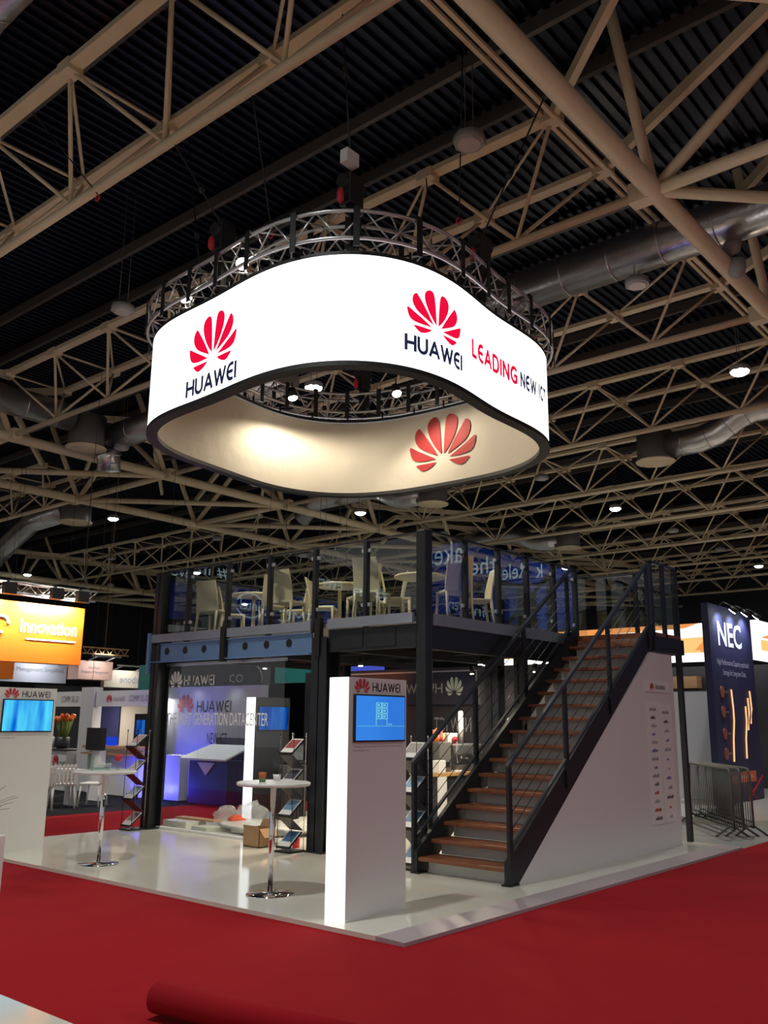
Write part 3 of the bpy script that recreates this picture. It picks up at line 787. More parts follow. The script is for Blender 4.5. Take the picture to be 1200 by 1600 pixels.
# railings: posts, glass, thin rail
RP = [8.30, 7.40, 6.36, 5.36, 4.36, 3.34, 2.32]
for a, b in zip(RP, RP[1:]):
    MB().box((3.245, b+.04, DZ+.09), (3.255, a-.04, 4.33)).build('glass_pane', 'glass', t)
for y in RP[1:-1]: MB().box((3.21, y-.03, 3.1), (3.29, y+.03, 4.36)).build('rail_post', 'steel', t)
MB().box((3.215, 2.3, 4.36), (3.285, 8.34, 4.385)).build('top_rail', 'steel', t)
XP = [3.30, 4.20, 5.06, 5.88, 6.72, 7.46]
for a, b in zip(XP, XP[1:]):
    MB().box((a+.04, 2.285, DZ+.07), (b-.04, 2.295, 4.36)).build('glass_pane', 'glass', t)
for x in XP[1:]: MB().box((x-.03, 2.25, 3.1), (x+.03, 2.33, 4.39)).build('rail_post', 'steel', t)
MB().box((3.3, 2.255, 4.385), (7.5, 2.325, 4.41)).build('top_rail', 'steel', t)
for y in RP[1:-1]:
    for z in (3.42, 4.2):
        for q in (-1, 1): MB().box((3.23, y+q*.03, z), (3.27, y+q*.085, z+.05)).build('glass_clamp', 'alu', t)
for x in XP[1:]:
    for z in (3.42, 4.2):
        for q in (-1, 1): MB().box((x+q*.03, 2.27, z), (x+q*.085, 2.31, z+.05)).build('glass_clamp', 'alu', t)
# far side and landing railings
for a, b in ((2.4, 4.3), (4.4, 6.3), (6.4, 8.2)):
    MB().box((8.045, a, DZ+.09), (8.055, b, 4.33)).build('glass_pane', 'glass', t); MB().box((8.02, b+.02, 3.1), (8.08, b+.08, 4.36)).build('rail_post', 'steel', t)
for a, b in ((3.3, 5.6), (5.7, 8.0)):
    MB().box((a, 8.245, DZ+.09), (b, 8.255, 4.33)).build('glass_pane', 'glass', t); MB().box((b+.02, 8.22, 3.1), (b+.08, 8.28, 4.36)).build('rail_post', 'steel', t)
mb = MB(); mb.box((8.02, 2.3, 4.36), (8.08, 8.3, 4.39)); mb.box((3.3, 8.22, 4.36), (8.1, 8.28, 4.39)); mb.build('top_rail', 'steel', t)
for a, b in ((.84, 1.45), (1.52, 2.22)): MB().box((8.095, a, DZ+.1), (8.105, b, 4.3)).build('glass_pane', 'glass', t)
MB().box((7.12, .765, DZ+.1), (7.52, .775, 4.28)).build('glass_pane', 'glass', t); MB().box((7.58, .765, DZ+.1), (8.07, .775, 4.28)).build('glass_pane', 'glass', t)
MB().box((8.07, 1.45, 3.1), (8.13, 1.51, 4.33)).build('rail_post', 'steel', t); MB().box((7.52, .74, 3.1), (7.58, .80, 4.33)).build('rail_post', 'steel', t); MB().box((7.04, .74, 3.1), (7.12, .80, 4.33)).build('rail_post', 'steel', t)
mb = MB(); mb.box((7.04, .74, 4.31), (8.13, .80, 4.35)); mb.box((8.07, .74, 4.31), (8.13, 2.3, 4.35)); mb.build('top_rail', 'railsteel', t)
# small lamps under the deck
for i, (p, lab) in enumerate([((4.0, 4.6, 2.72), 'spot lamp under the deck right of the middle column'), ((4.9, 4.9, 2.72), 'small lamp under the deck behind the kiosk top'),
        ((4.6, 6.9, 2.72), 'lamp under the deck behind the glass partition'), ((7.9, 4.75, 2.72), 'lamp under the deck above the coffee counter'), ((5.9, 3.2, 2.74), 'lamp under the deck beside the corner column'), ((7.6, 3.2, 2.70), 'lamp shining on the stair side under the deck')]):
    l = thing('deck_lamp', lab, 'lamp', p, group='lamps under the deck')
    cn = MB().cyl((p[0], p[1], p[2]), (p[0], p[1], p[2]+.14), .045, n=12).build('can', 'black', l); MB().cyl((p[0], p[1], p[2]-.012), (p[0], p[1], p[2]), .035, n=12).build('lens', 'spot_on', cn)
    area_light('bulb', (p[0], p[1], p[2]-.03), 60 if 'coffee' in lab else 34, .08, (1, .88, .68), l)

# ------------------------------------------------------------------ furniture on the deck
def make_chair():
    t = thing('deck_chair', 'x', 'chair', (0, 0, 0), group='cream chairs on the deck')
    mb = MB(); mb.box((-.21, -.21, .43), (.21, .21, .475), .015); mb.build('seat', 'cream', t)
    mb = MB(); N = 8; fr = []; bk = []
    for k in range(N+1):
        u = k/N; z = .44+.52*u; y = .19+.10*u**1.7; w = .215-.02*u
        fr.append([mb.bm.verts.new((sx*w, y-.012, z)) for sx in (-1, 1)]); bk.append([mb.bm.verts.new((sx*w, y+.012, z)) for sx in (-1, 1)])
    for k in range(N):
        a, b, c, d = fr[k], fr[k+1], bk[k], bk[k+1]
        mb.bm.faces.new((a[0], a[1], b[1], b[0])); mb.bm.faces.new((c[1], c[0], d[0], d[1]))
        mb.bm.faces.new((a[1], c[1], d[1], b[1])); mb.bm.faces.new((c[0], a[0], b[0], d[0]))
    mb.bm.faces.new((fr[0][0], bk[0][0], bk[0][1], fr[0][1])); mb.bm.faces.new((fr[N][0], fr[N][1], bk[N][1], bk[N][0]))
    mb.build('backrest', 'cream', t)
    for sx in (-1, 1):
        for y0, y1 in ((-.18, -.20), (.19, .25)):
            mb = MB(); mb.tube([(sx*.185, y0, .44), (sx*.19, y0+(y1-y0)*.4, .25), (sx*.20, y1, 0)], .02, n=8, rad=[.026, .021, .016]); mb.build('leg', 'cream', t)
    return t
ch = make_chair(); fst = [True]
def chair(x, y, deg, label):
    if fst[0]: fst[0] = False; ch.location = (x, y, DZ); ch.rotation_euler = (0, 0, math.radians(deg)); ch['label'] = label; return
    copy_tree(ch, loc=(x, y, DZ), rz=math.radians(deg), label=label)
def deck_table(x, y, label):
    t = thing('deck_table', label, 'table', (x, y, DZ), group='round cream tables on the deck')
    MB().lathe([(.385, 0), (.40, .01), (.40, .03), (.38, .04)], (x, y, DZ+.71), 32).build('table_top', 'cream', t)
    MB().lathe([(.035, 0), (.03, .70)], (x, y, DZ+.01), 12).build('pedestal', 'cream', t)
    MB().lathe([(.24, 0), (.24, .015), (.04, .03)], (x, y, DZ), 24).build('base', 'cream', t)
deck_table(4.15, 6.75, 'round cream table at the left end of the deck'); deck_table(4.2, 4.75, 'round cream table in the middle of the deck railing'); deck_table(4.25, 3.14, 'round cream table behind the corner post of the deck')
chair(3.75, 7.35, 108, 'cream chair with its back to the railing left of the left deck table')
chair(4.40, 7.60, 55, 'cream chair seen behind the leftmost chair on the deck')
chair(3.95, 6.05, 145, 'cream chair right of the left deck table with its back to us')
chair(4.65, 6.15, 200, 'cream chair on the far side of the left deck table')
chair(3.72, 5.42, 100, 'cream chair left of the middle deck table behind a railing post')
chair(4.55, 5.45, 35, 'cream chair beyond the middle deck table at its left')
chair(3.98, 4.05, 150, 'cream chair right of the middle deck table')
chair(4.75, 4.15, 215, 'cream chair beyond the middle deck table at its right')
chair(3.70, 3.62, 105, 'big near cream chair left of the corner post on the deck')
chair(4.45, 3.75, 40, 'cream chair beyond the corner table at its left')
chair(4.30, 2.56, 148, 'cream chair right of the corner post with its back to us')
chair(5.30, 2.85, 228, 'cream chair seen from the side farthest right on the deck')
# exit signs on the far wall of the deck
for x, y, lab in ((20, 9.9, 'left of two green exit lights far behind the deck'), (20, 9.35, 'right of two green exit lights far behind the deck')):
    o = thing('exit_light', lab, 'exit light', (x, y, 4.2))
    MB().box((x, y-.13, 4.12), (x+.04, y+.13, 4.36)).build('box', 'black', o); MB().box((x-.006, y-.12, 4.13), (x-.001, y+.12, 4.35)).build('face', glow('exit_green', (.02, .55, .28), .9), o)
    MB().box((x-.009, y-.02, 4.16), (x-.007, y+.05, 4.31)).build('running_mark', 'white_ink', o)

# ------------------------------------------------------------------ the staircase
N_ = 16; RUN, RISE = .2635, .187; SX = 2.80
t = thing('staircase', 'open dark steel staircase with brown wooden treads climbing to the deck', 'staircase', (SX, 1.42, G))
slope = RISE/RUN
for i in range(N_):
    x0 = SX+i*RUN; z = G+(i+1)*RISE
    MB().box((x0, .80, z-.045), (x0+.42, 2.05, z), .006).build('tread', 'wood', t)
    MB().box((x0+.15, .84, z-RISE+.002), (x0+.162, 2.0, z-.05)).build('riser_panel', 'riser', t)
for y0, y1 in ((.745, .80), (2.05, 2.105)):
    zb = lambda x: G+.05+(x-2.95)*.7275
    mb = MB(); mb.prism([(2.88, y0, G), (2.98, y0, G), (7.05, y0, zb(7.05)), (7.05, y0, zb(7.05)+.30), (2.78, y0, G+.26), (2.78, y0, G)], (0, y1-y0, 0)); mb.build('stringer', 'steel', t)
    mb = MB(); mb.box((2.76, y0-.03, G), (2.96, y1+.03, G+.018)); mb.cyl((2.84, (y0+y1)/2, G), (2.84, (y0+y1)/2, G+.08), .03, n=8); mb.build('foot_plate', 'black', t)
def nose(x): return G+RISE+(x-SX)*slope
for y in (.735, 2.115):
    posts = [2.81, 4.17, 5.47, 6.86]
    for x in posts: MB().box((x-.035, y-.02, nose(x)-.16 if x > 3 else G+.02), (x+.035, y+.02, nose(x)+1.10)).build('rail_post', 'steel', t)
    zr = lambda x: nose(x)+1.12
    MB().bar((2.775, y, zr(2.775)), (6.92, y, zr(6.92)), .05, .045).build('hand_rail', 'railsteel', t)
    MB().bar((2.82, y, nose(2.82)+.20), (6.88, y, nose(6.88)+.20), .04, .03).build('lower_rail', 'railsteel', t)
    for h in (.38, .56, .74, .92): MB().cyl((2.82, y, nose(2.82)+h), (6.88, y, nose(6.88)+h), .005, n=6).build('rod', 'steel', t)
zt = lambda x: G+.05+(x-2.95)*.7275
mb = MB(); mb.prism([(2.99, .752, G), (7.70, .752, G), (7.70, .752, 2.90), (6.90, .752, 2.90), (2.99, .752, G+.05)], (0, .04, 0))
tag(mb.build('stair_wall', 'white'), 'big white triangular panel closing the side of the staircase', 'panel')
# logo boards on it
t = thing('partner_board', 'small white board with a red emblem near the top of the triangular panel', 'board', (7.05, .74, 2.31), group='boards on the triangular panel')
MB().box((6.62, .735, 2.30), (7.52, .751, 2.46)).build('panel', 'whiteb', t); emblem('petal_emblem', plane_map((6.78, .731, 2.325), (.14, 0, 0), (0, 0, .11)), 'red_gloss', t); letters('brand_lettering', 'HUAWEI', plane_map((6.98, .731, 2.345), (.34, 0, 0), (0, 0, .06)), 'ink', t)
LC = [mat('mark_%d' % i, c, .6) for i, c in enumerate([(.30, .30, .36), (.10, .10, .12), (.14, .14, .34), (.45, .06, .07), (.36, .36, .40)])]
for x0, x1, z1, lab, ws in ((6.66, 7.03, 2.16, 'tall white board of partner marks, left one on the triangular panel', 'Partners,ebix,nuovo,SI,ORION,Intel,vertis,LT,axians,fit,gts,atos,fujitsu,citrix'), (7.09, 7.52, 2.12, 'tall white board of partner marks, right one on the triangular panel', 'Solutions,wind,alba,MP,vmware,I,A,SUSE,abr,matrix,F,qd')):
    t = thing('partner_board', lab, 'board', ((x0+x1)/2, .74, .4), group='boards on the triangular panel')
    MB().box((x0, .735, .40), (x1, .751, z1)).build('panel', 'whiteb', t)
    L = ws.split(','); n = len(L)
    for i, wd in enumerate(L):
        z = z1-.14-(z1-.60)*i/(n-1); wl = min(.24, .05+.032*len(wd)); cx = (x0+x1)/2+random.uniform(-.02, .02)
        mb = MB()
        # a blurred mark: a small bar pattern of its own
        for q in range(len(wd)): mb.box((cx-wl/2+wl*q/len(wd), .731, z), (cx-wl/2+wl*(q+.72)/len(wd), .7345, z+.03+.02*((q*7+i*3) % 3)/2))
        mb.build('partner_mark', LC[[0, 1, 4, 2, 4, 2, 0, 2, 0, 1, 3, 4, 3, 1][i]], t)

# ------------------------------------------------------------------ coffee bar under the deck
structure(MB().box((9.3, 2.6, 0), (9.36, 10.6, 2.95)).build('wall_bar', 'darkwall'), 'charcoal partition behind the coffee bar under the deck', 'wall')
t = thing('coffee_counter', 'coffee counter with a wooden top under the deck behind the stair', 'counter', (7.9, 5.3, G))
MB().box((7.2, 5.0, .86), (9.0, 5.7, .915)).build('worktop', 'oak', t)
MB().box((7.25, 5.06, G), (8.95, 5.66, .86)).build('front_panel', 'darkwall', t)
MB().box((7.2, 5.0, G), (7.42, 5.05, .86)).build('end_panel', 'whiteb', t)
def on(x, y, z=.918): return (x, y, z)
t = thing('espresso_machine', 'silver espresso machine on the coffee counter', 'coffee machine', on(8.2, 5.35))
mb = MB(); mb.box((7.95, 5.15, .93), (8.75, 5.6, 1.03), .01); mb.box((7.95, 5.35, 1.03), (8.75, 5.6, 1.25), .01); mb.box((7.92, 5.12, 1.22), (8.78, 5.6, 1.42), .03); mb.build('body', 'alu', t)
for x in (8.16, 8.55): mb = MB(); mb.cyl((x, 5.2, 1.22), (x, 5.2, 1.15), .035, n=12); mb.cyl((x, 5.2, 1.17), (x, 5.04, 1.16), .014, n=8); mb.build('group_head', 'chrome', t)
MB().tube([(7.92, 5.2, 1.3), (7.89, 5.12, 1.25), (7.9, 5.1, 1.08)], .008, n=6).build('steam_wand', 'chrome', t)
t = thing('coffee_grinder', 'grey coffee grinder box beside the espresso machine', 'grinder', on(7.45, 5.4))
MB().box((7.50, 5.22, .918), (7.86, 5.55, 1.46), .015).build('body', 'drum', t); MB().box((7.55, 5.20, 1.0), (7.8, 5.22, 1.1)).build('tray', 'black', t)
for i, (x, c_, h, lab) in enumerate([(7.55, (.7, .16, .05), .22, 'leftmost orange'), (7.65, (.75, .22, .08), .25, 'second orange'), (7.74, (.55, .03, .05), .24, 'red'), (7.82, (.75, .25, .07), .16, 'short orange')]):
    o = MB(); o.lathe([(.034, 0), (.042, h*.5), (.036, h*.5), (.045, h)], (x, 5.38, 1.462), 14); tag(o.build('cup_stack', mat('cups_%d' % i, c_, .5)), '%s stack of paper cups on top of the grinder' % lab, 'cups', 'cup stacks on the coffee bar')
o = MB(); o.lathe([(.05, 0), (.055, .30), (.05, .60), (.02, .62)], (8.5, 5.45, 1.425), 16); tag(o.build('cup_stack', 'whiteb'), 'tall white stack of paper cups on the espresso machine', 'cups', 'cup stacks on the coffee bar')
o = MB(); o.box((7.98, 5.38, 1.424), (8.3, 5.58, 1.62), .01); tag(o.build('white_carton', 'whiteb'), 'white carton standing on the espresso machine', 'carton')
o = MB(); o.lathe([(.0, 0), (.04, .03), (.065, .09), (.03, .13)], (8.14, 5.33, 1.424), 12); tag(o.build('red_bow', 'red_gloss'), 'small red bow in front of the white carton on the bar', 'bow')
o = MB(); o.box((7.24, 5.05, .918), (7.46, 5.2, 1.14), .008); tag(o.build('white_canister', 'whiteb'), 'white box at the left end of the coffee counter', 'box')
t = thing('storage_jar', 'clear jar on a shelf left of the coffee grinder', 'jar', (7.3, 5.5, .918))
MB().lathe([(.07, 0), (.07, .5), (.05, .52)], (7.32, 5.5, .918), 14).build('stand', 'black', t); MB().lathe([(.06, .53), (.11, .66), (.12, .86), (.11, .86), (.05, .56)], (7.32, 5.5, .918), 18).build('bowl', glass('jar_glass', (.75, .72, .6), 1.5), t)
o = MB(); o.box((7.75, 5.04, .918), (8.05, 5.14, .945)); tag(o.build('napkin_tray', 'paper'), 'white tray on the front edge of the coffee counter', 'tray')
# reflection of a sign, built as a panel with reversed letters, script under it
t = thing('sign_reflection', 'reflection of a petal emblem sign, built as a dark reversed panel behind the column', 'sign', (9.25, 7.8, 2.2))
MB().box((9.2, 5.55, 2.18), (9.29, 10.1, 2.86)).build('panel', mat('sign_navy', (.02, .024, .045), .3), t)
mb = MB(); mb.box((9.19, 5.53, 2.85), (9.3, 10.12, 2.88)); mb.box((9.19, 5.52, 2.18), (9.3, 5.55, 2.88)); mb.build('edge_trim', 'alu', t)
emblem('petal_emblem', plane_map((9.195, 6.32, 2.36), (0, -.44, 0), (0, 0, .38)), mat('reflected_emblem', (.45, .50, .42), .5), t)
letters('brand_lettering', 'HUAWEI', plane_map((9.195, 6.42, 2.42), (0, 1.2, 0), (0, 0, .19)), mat('reflected_letters', (.34, .37, .36), .5), t)
lettering('slogan_lettering', 'NEW ICT', plane_map((9.295, 5.75, 1.62), (0, .95, 0), (0, 0, .30)), 'grey_ink', t)
t = thing('menu_poster', 'black poster with an orange mark seen between the stair rails', 'poster', (9.2, 5.0, 1.2))
MB().box((9.262, 4.55, 1.15), (9.298, 5.3, 2.15)).build('board', 'black', t)
MB().box((9.252, 5.02, 1.78), (9.259, 5.16, 1.94)).build('orange_mark', mat('mark_orange', (.6, .22, .05), .5, emit=(.6, .2, .04), es=.35), t)
lettering('lettering', 'orc', plane_map((9.255, 4.86, 1.80), (0, -.28, 0), (0, 0, .12)), 'white_ink', t)

# ------------------------------------------------------------------ things on the floor behind the partition
t = thing('cardboard_box', 'open brown cardboard box on the stand floor behind the left bar table', 'box', (3.1, 5.3, G))
mb = MB(); mb.box((2.94, 5.06, G), (3.26, 5.40, G+.012))
for a, b in (((2.94, 5.06), (2.948, 5.40)), ((3.252, 5.06), (3.26, 5.40)), ((2.94, 5.06), (3.26, 5.068)), ((2.94, 5.392), (3.26, 5.40))): mb.box((*a, G), (*b, G+.26))
mb.build('body', 'card', t)
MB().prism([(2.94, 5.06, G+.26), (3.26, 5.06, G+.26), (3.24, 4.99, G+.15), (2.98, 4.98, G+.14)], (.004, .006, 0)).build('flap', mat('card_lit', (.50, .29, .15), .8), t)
MB().prism([(3.26, 5.06, G+.26), (3.26, 5.40, G+.26), (3.30, 5.38, G+.36), (3.30, 5.08, G+.36)], (.005, 0, 0)).build('flap', 'card', t)
MB().prism([(2.94, 5.06, G+.26), (2.94, 5.40, G+.26), (2.91, 5.38, G+.30), (2.91, 5.08, G+.30)], (.005, 0, 0)).build('flap', 'card', t)
def crumple(name, c, r, m, label, cat, seed, flat=1.0):
    rnd = random.Random(seed); bm = bmesh.new(); bmesh.ops.create_icosphere(bm, subdivisions=3, radius=1)
    from mathutils import noise
    for v in bm.verts:
        n = noise.noise(v.co*2.1+Vector((seed, 0, 0)))*.35+noise.noise(v.co*5+Vector((0, seed, 0)))*.16
        v.co *= 1+n
    lo = min(v.co.z for v in bm.verts)
    for v in bm.verts: v.co = Vector((c[0]+v.co.x*r[0], c[1]+v.co.y*r[1], c[2]+max(0.0, (v.co.z-lo*.55))*r[2]))
    mb = MB(); mb.bm.free(); mb.bm = bm
    return tag(mb.build(name, m, smooth=True), label, cat)
t = thing('wooden_plank', 'thin brown plank lying on flat boxes behind the glass partition', 'plank', (4.15, 7.6, .2))
MB().box((3.9, 7.25, .155), (4.10, 8.28, .18)).build('board', 'oak', t)
o = MB(); o.box((3.62, 7.62, G), (4.05, 8.25, .152), .006); tag(o.build('flat_box', 'film'), 'pale flat box under the plank behind the glass partition', 'box')
o = MB(); o.box((3.60, 7.05, G), (3.9, 7.45, .11), .006); tag(o.build('flat_box', mat('box_pale', (.55, .56, .48), .6)), 'low pale box right of the plank behind the glass partition', 'box')
crumple('plastic_bag', (4.45, 7.55, G), (.24, .22, .20), 'bag', 'left clear plastic bag behind the glass partition', 'plastic bag', 3)
crumple('plastic_bag', (4.75, 7.22, G), (.30, .26, .25), 'bag', 'right larger clear plastic bag behind the glass partition', 'plastic bag', 8)
crumple('orange_bag', (4.30, 7.12, G), (.13, .17, .13), 'orange', 'orange bag lying between the two clear bags', 'bag', 5)
crumple('polythene_sheet', (4.35, 6.5, G), (.55, 1.0, .10), 'film', 'crumpled pale polythene sheet on the floor behind the glass partition', 'plastic sheet', 11)
crumple('polythene_sheet', (5.0, 5.9, G), (.42, .5, .14), 'film', 'smaller pale polythene heap near the open cardboard box', 'plastic sheet', 17)
o = MB(); o.lathe([(.05, 0), (.055, .13), (.05, .15)], (3.35, 4.72, G), 14); tag(o.build('red_can', 'red_gloss'), 'red can on the floor behind the middle leaflet rack', 'can')
t = thing('waste_bin', 'dark round fluted bin behind the middle leaflet rack', 'bin', (5.75, 7.35, G))
mb = MB(); mb.lathe([(.24, 0), (.26, .04), (.27, 1.0), (.25, 1.02)], (5.72, 7.3, G), 24)
for k in range(24): mb.cyl((5.72+.272*math.cos(k*PI/12), 7.3+.272*math.sin(k*PI/12), G+.05), (5.72+.276*math.cos(k*PI/12), 7.3+.276*math.sin(k*PI/12), G+.98), .012, n=5)
mb.build('body', 'darkwall', t); MB().lathe([(.25, 0), (.28, .01), (.28, .04), (.1, .06)], (5.72, 7.3, G+1.02), 24).build('lid', 'black', t)

# ------------------------------------------------------------------ display wall seen through the partition
t = thing('display_wall', 'white display wall with a red petal emblem seen through the glass partition', 'display wall', (8.1, 12.9, 0))
MB().box((8.0, 10.75, .02), (8.25, 15.0, 2.62)).build('panel', mat('display_panel', (.52, .53, .64), .5), t)
emblem('petal_emblem', plane_map((7.99, 13.80, 2.0), (0, -.62, 0), (0, 0, .42)), 'red_gloss', t)
letters('brand_lettering', 'HUAWEI', plane_map((7.99, 13.02, 2.02), (0, -1.25, 0), (0, 0, .24)), 'ink', t)
for k, y in enumerate((11.6, 13.0, 14.3)):
    l = thing('wall_lamp', '%s clip lamp on the top edge of the display wall' % ('right', 'middle', 'left')[k], 'lamp', (7.8, y, 2.62), group='clip lamps on the display wall')
    cn = MB().cyl((7.62, y, 2.72), (7.68, y, 2.64), .045, n=10).build('can', 'black', l); MB().bar((8.05, y, 2.63), (7.63, y, 2.74), .02).build('arm', 'black', l)
    spot_light('beam', (7.69, y, 2.62), (8.0, y, 1.6), 3, 2.4, (.95, .96, 1), l, .04, .9)
t = thing('demo_counter', 'dark blue demo counter with a slanted pale top before the display wall', 'counter', (7.3, 11.2, 0))
MB().box((6.9, 10.5, .02), (7.7, 11.8, .93)).build('body', mat('counter_blue', (.02, .02, .13), .4), t)
MB().prism([(6.75, 10.4, .95), (6.75, 12.0, .95), (7.5, 11.8, 1.24), (7.5, 10.4, 1.24)], (0, 0, .035)).build('slanted_top', 'paper', t)
MB().prism([(6.885, 11.5, .90), (6.885, 10.9, .90), (6.885, 11.2, .62)], (-.008, 0, 0)).build('pennant', 'paper', t)
MB().box((7.72, 10.3, .02), (7.78, 11.9, 1.42)).build('back_panel', 'navy', t)
t = thing('white_plinth', 'narrow white plinth left of the blue demo counter', 'plinth', (7.05, 12.45, 0))
MB().box((6.95, 12.2, .02), (7.2, 12.75, 1.02), .006).build('body', 'whiteb', t)
t = thing('blue_floodlight', 'small blue floodlight on the black carpet behind the glass partition', 'floodlight', (6.4, 13.2, 0))
MB().box((6.3, 13.1, .02), (6.5, 13.3, .16), .01).build('housing', 'black', t); MB().box((6.32, 13.12, .162), (6.48, 13.28, .168)).build('lens', glow('blue_lens', (.05, .06, 1), 3), t)
area_light('beam', (6.4, 13.2, .19), 60, .15, (.06, .06, 1), t, direction=(.7, -.25, .5))
t = thing('rack_cabinet', 'black cabinet with a lit screen standing before the display wall', 'cabinet', (7.6, 14.3, 0))
MB().box((7.3, 14.05, .02), (7.9, 14.6, 1.95)).build('body', 'black', t); MB().box((7.285, 14.15, 1.45), (7.298, 14.5, 1.8)).build('screen', P3, t)
# header signs farther back
for y0, y1, z0, z1, m, nm, lab in ((13.9, 18.2, 2.75, 3.45, 'darkwall', 'header_sign', 'dark grey header sign above the display wall'), (11.85, 13.4, 2.82, 3.25, 'teal', 'header_sign', 'teal header sign right of the dark header sign'),
        (11.1, 11.83, 2.82, 3.22, 'paper', 'header_sign', 'small white header sign with rows of dark text'), (9.7, 11.05, 2.80, 3.18, None, 'lit_header_sign', 'plain blue lit sign between the deck columns'),
        (18.85, 19.75, 0, 3.5, 'teal', 'teal_tower', 'teal tower left of the left deck column')):
    t = thing(nm, lab, 'sign', (11, (y0+y1)/2, z0))
    if z0 > 1: mb = MB(); mb.cyl((11.05, y0+.1, z1-.02), (11.05, y0+.1, 12.87), .006, n=5); mb.cyl((11.05, y1-.1, z1-.02), (11.05, y1-.1, 12.87), .006, n=5); mb.build('cable_lattice', 'steel', t)
    MB().box((10.9, y0, z0), (11.2, y1, z1)).build('panel', M[m] if m else glow('blue_sign', (.10, .14, .85), .55), t)
    if m == 'darkwall':
        lettering('lettering', 'co', plane_map((10.89, 15.3, 2.86), (0, -.6, 0), (0, 0, .24)), 'grey_ink', t)
        MB().tube([(10.885, 14.4+.5*math.cos(a), 2.95+.42*math.sin(a)) for a in [math.radians(200-k*18) for k in range(8)]], .018, n=6).build('swoosh', 'grey_ink', t)
    if m == 'paper':
        for k, z in enumerate((3.1, 3.0, 2.9)): MB().box((10.89, 11.2, z), (10.899, 11.6, z+.035)).build('text_row', 'ink', t)

# ------------------------------------------------------------------ the white booth behind at the left
t = thing('exhibit_booth', 'white exhibit booth with logo fascias behind the left kiosk', 'booth', (7.2, 15.8, 0))
MB().box((7.0, 13.55, 2.13), (7.12, 15.95, 2.52)).build('fascia', 'whiteb', t); MB().box((7.0, 16.55, 2.13), (7.12, 19.2, 2.52)).build('fascia', 'whiteb', t)
MB().box((6.95, 15.95, .02), (7.2, 16.55, 2.62)).build('pillar', 'white', t); MB().box((8.9, 13.4, .02), (9.0, 19.5, 2.5)).build('back_wall', mat('booth_back', (.42, .36, .30), .6), t)
MB().box((8.85, 15.1, 1.1), (8.9, 15.9, 2.4)).build('dark_panel', 'navy', t); MB().box((8.85, 17.6, 1.1), (8.9, 19.2, 2.3)).build('dark_panel', 'navy', t)
emblem('petal_emblem', plane_map((6.99, 15.45, 2.23), (0, -.26, 0), (0, 0, .19)), 'red_gloss', t); letters('brand_lettering', 'HUAWEI', plane_map((6.99, 15.12, 2.26), (0, -.48, 0), (0, 0, .10)), 'grey_ink', t)
lettering('lettering', 'COMM XL-D', plane_map((6.99, 14.45, 2.24), (0, -.78, 0), (0, 0, .16)), 'grey_ink', t); lettering('lettering', 'COMM XL-D', plane_map((6.99, 17.6, 2.24), (0, -.85, 0), (0, 0, .17)), 'grey_ink', t)
for k, y in enumerate((14.4, 17.6)):  # lamps added to brighten the booth and its chairs
    l = thing('added_booth_lamp', '%s added lamp behind the fascia of the white booth' % ('right', 'left')[k], 'lamp', (7.9, y, 2.5), group='added lamps in the white booth')
    cn = MB().cyl((7.9, y, 2.38), (7.9, y, 2.55), .06, n=12).build('can', 'black', l); MB().cyl((7.9, y, 2.365), (7.9, y, 2.379), .05, n=12).build('lens', 'spot_on', cn); MB().cyl((7.9, y, 2.55), (7.9, y, 12.87), .006, n=5).build('cable', 'black', l)
    area_light('bulb', (7.9, y, 2.34), 45, .1, (1, .93, .82), l)
t = thing('booth_counter', 'white counter with a wooden top at the right of the white booth', 'counter', (6.9, 14.7, 0))
MB().box((6.7, 13.5, 1.10), (7.35, 15.9, 1.17)).build('worktop', 'oak', t); MB().box((6.85, 13.55, .02), (7.3, 15.85, 1.10)).build('front_panel', 'whiteb', t); MB().box((6.66, 13.5, .96), (6.9, 15.9, 1.0)).build('shelf', 'oak', t)
t = thing('booth_counter', 'white counter with lettering below the flowers in the white booth', 'counter', (6.9, 17.9, 0))
MB().box((6.7, 16.6, .02), (7.3, 19.4, 1.0)).build('front_panel', 'whiteb', t); MB().box((6.66, 16.6, 1.0), (7.34, 19.4, 1.04)).build('worktop', 'darkwall', t)
emblem('petal_emblem', plane_map((6.69, 17.25, .62), (0, -.30, 0), (0, 0, .28)), 'red_gloss', t); letters('brand_lettering', 'HUAWEI', plane_map((6.69, 16.9, .62), (0, -.28, 0), (0, 0, .12)), 'ink', t); lettering('lettering', 'LIVE XL', plane_map((6.69, 17.85, .66), (0, -.5, 0), (0, 0, .1)), 'grey_ink', t)
t = thing('flower_vase', 'vase of orange flowers on the counter of the white booth', 'flowers', (7.0, 17.35, 1.04))
MB().lathe([(.14, 0), (.18, .05), (.18, .30), (.15, .30)], (7.0, 17.35, 1.04), 16).build('vase', 'darkwall', t)
mb = MB(); m2 = MB(); rnd = random.Random(4)
for k in range(26):
    a = rnd.random()*2*PI; r = .26*math.sqrt(rnd.random()); x, y, z = 7.0+r*math.cos(a), 17.35+r*math.sin(a), 1.78+rnd.uniform(-.04, .08)
    mb.cyl((7.0+r*.4*math.cos(a), 17.35+r*.4*math.sin(a), 1.3), (x, y, z), .012, n=5); m2.lathe([(.02, 0), (.055, .04), (.05, .09), (.02, .12)], (x, y, z-.02), 7)
mb.build('stems', mat('stem_green', (.20, .26, .05), .6), t); m2.build('blossoms', mat('blossom', (.85, .18, .03), .6), t)
o = MB(); o.lathe([(.13, 0), (.15, .28), (.12, .30)], (7.0, 18.05, 1.04), 16); tag(o.build('grey_pot', 'drum'), 'plain grey pot left of the orange flowers', 'pot')
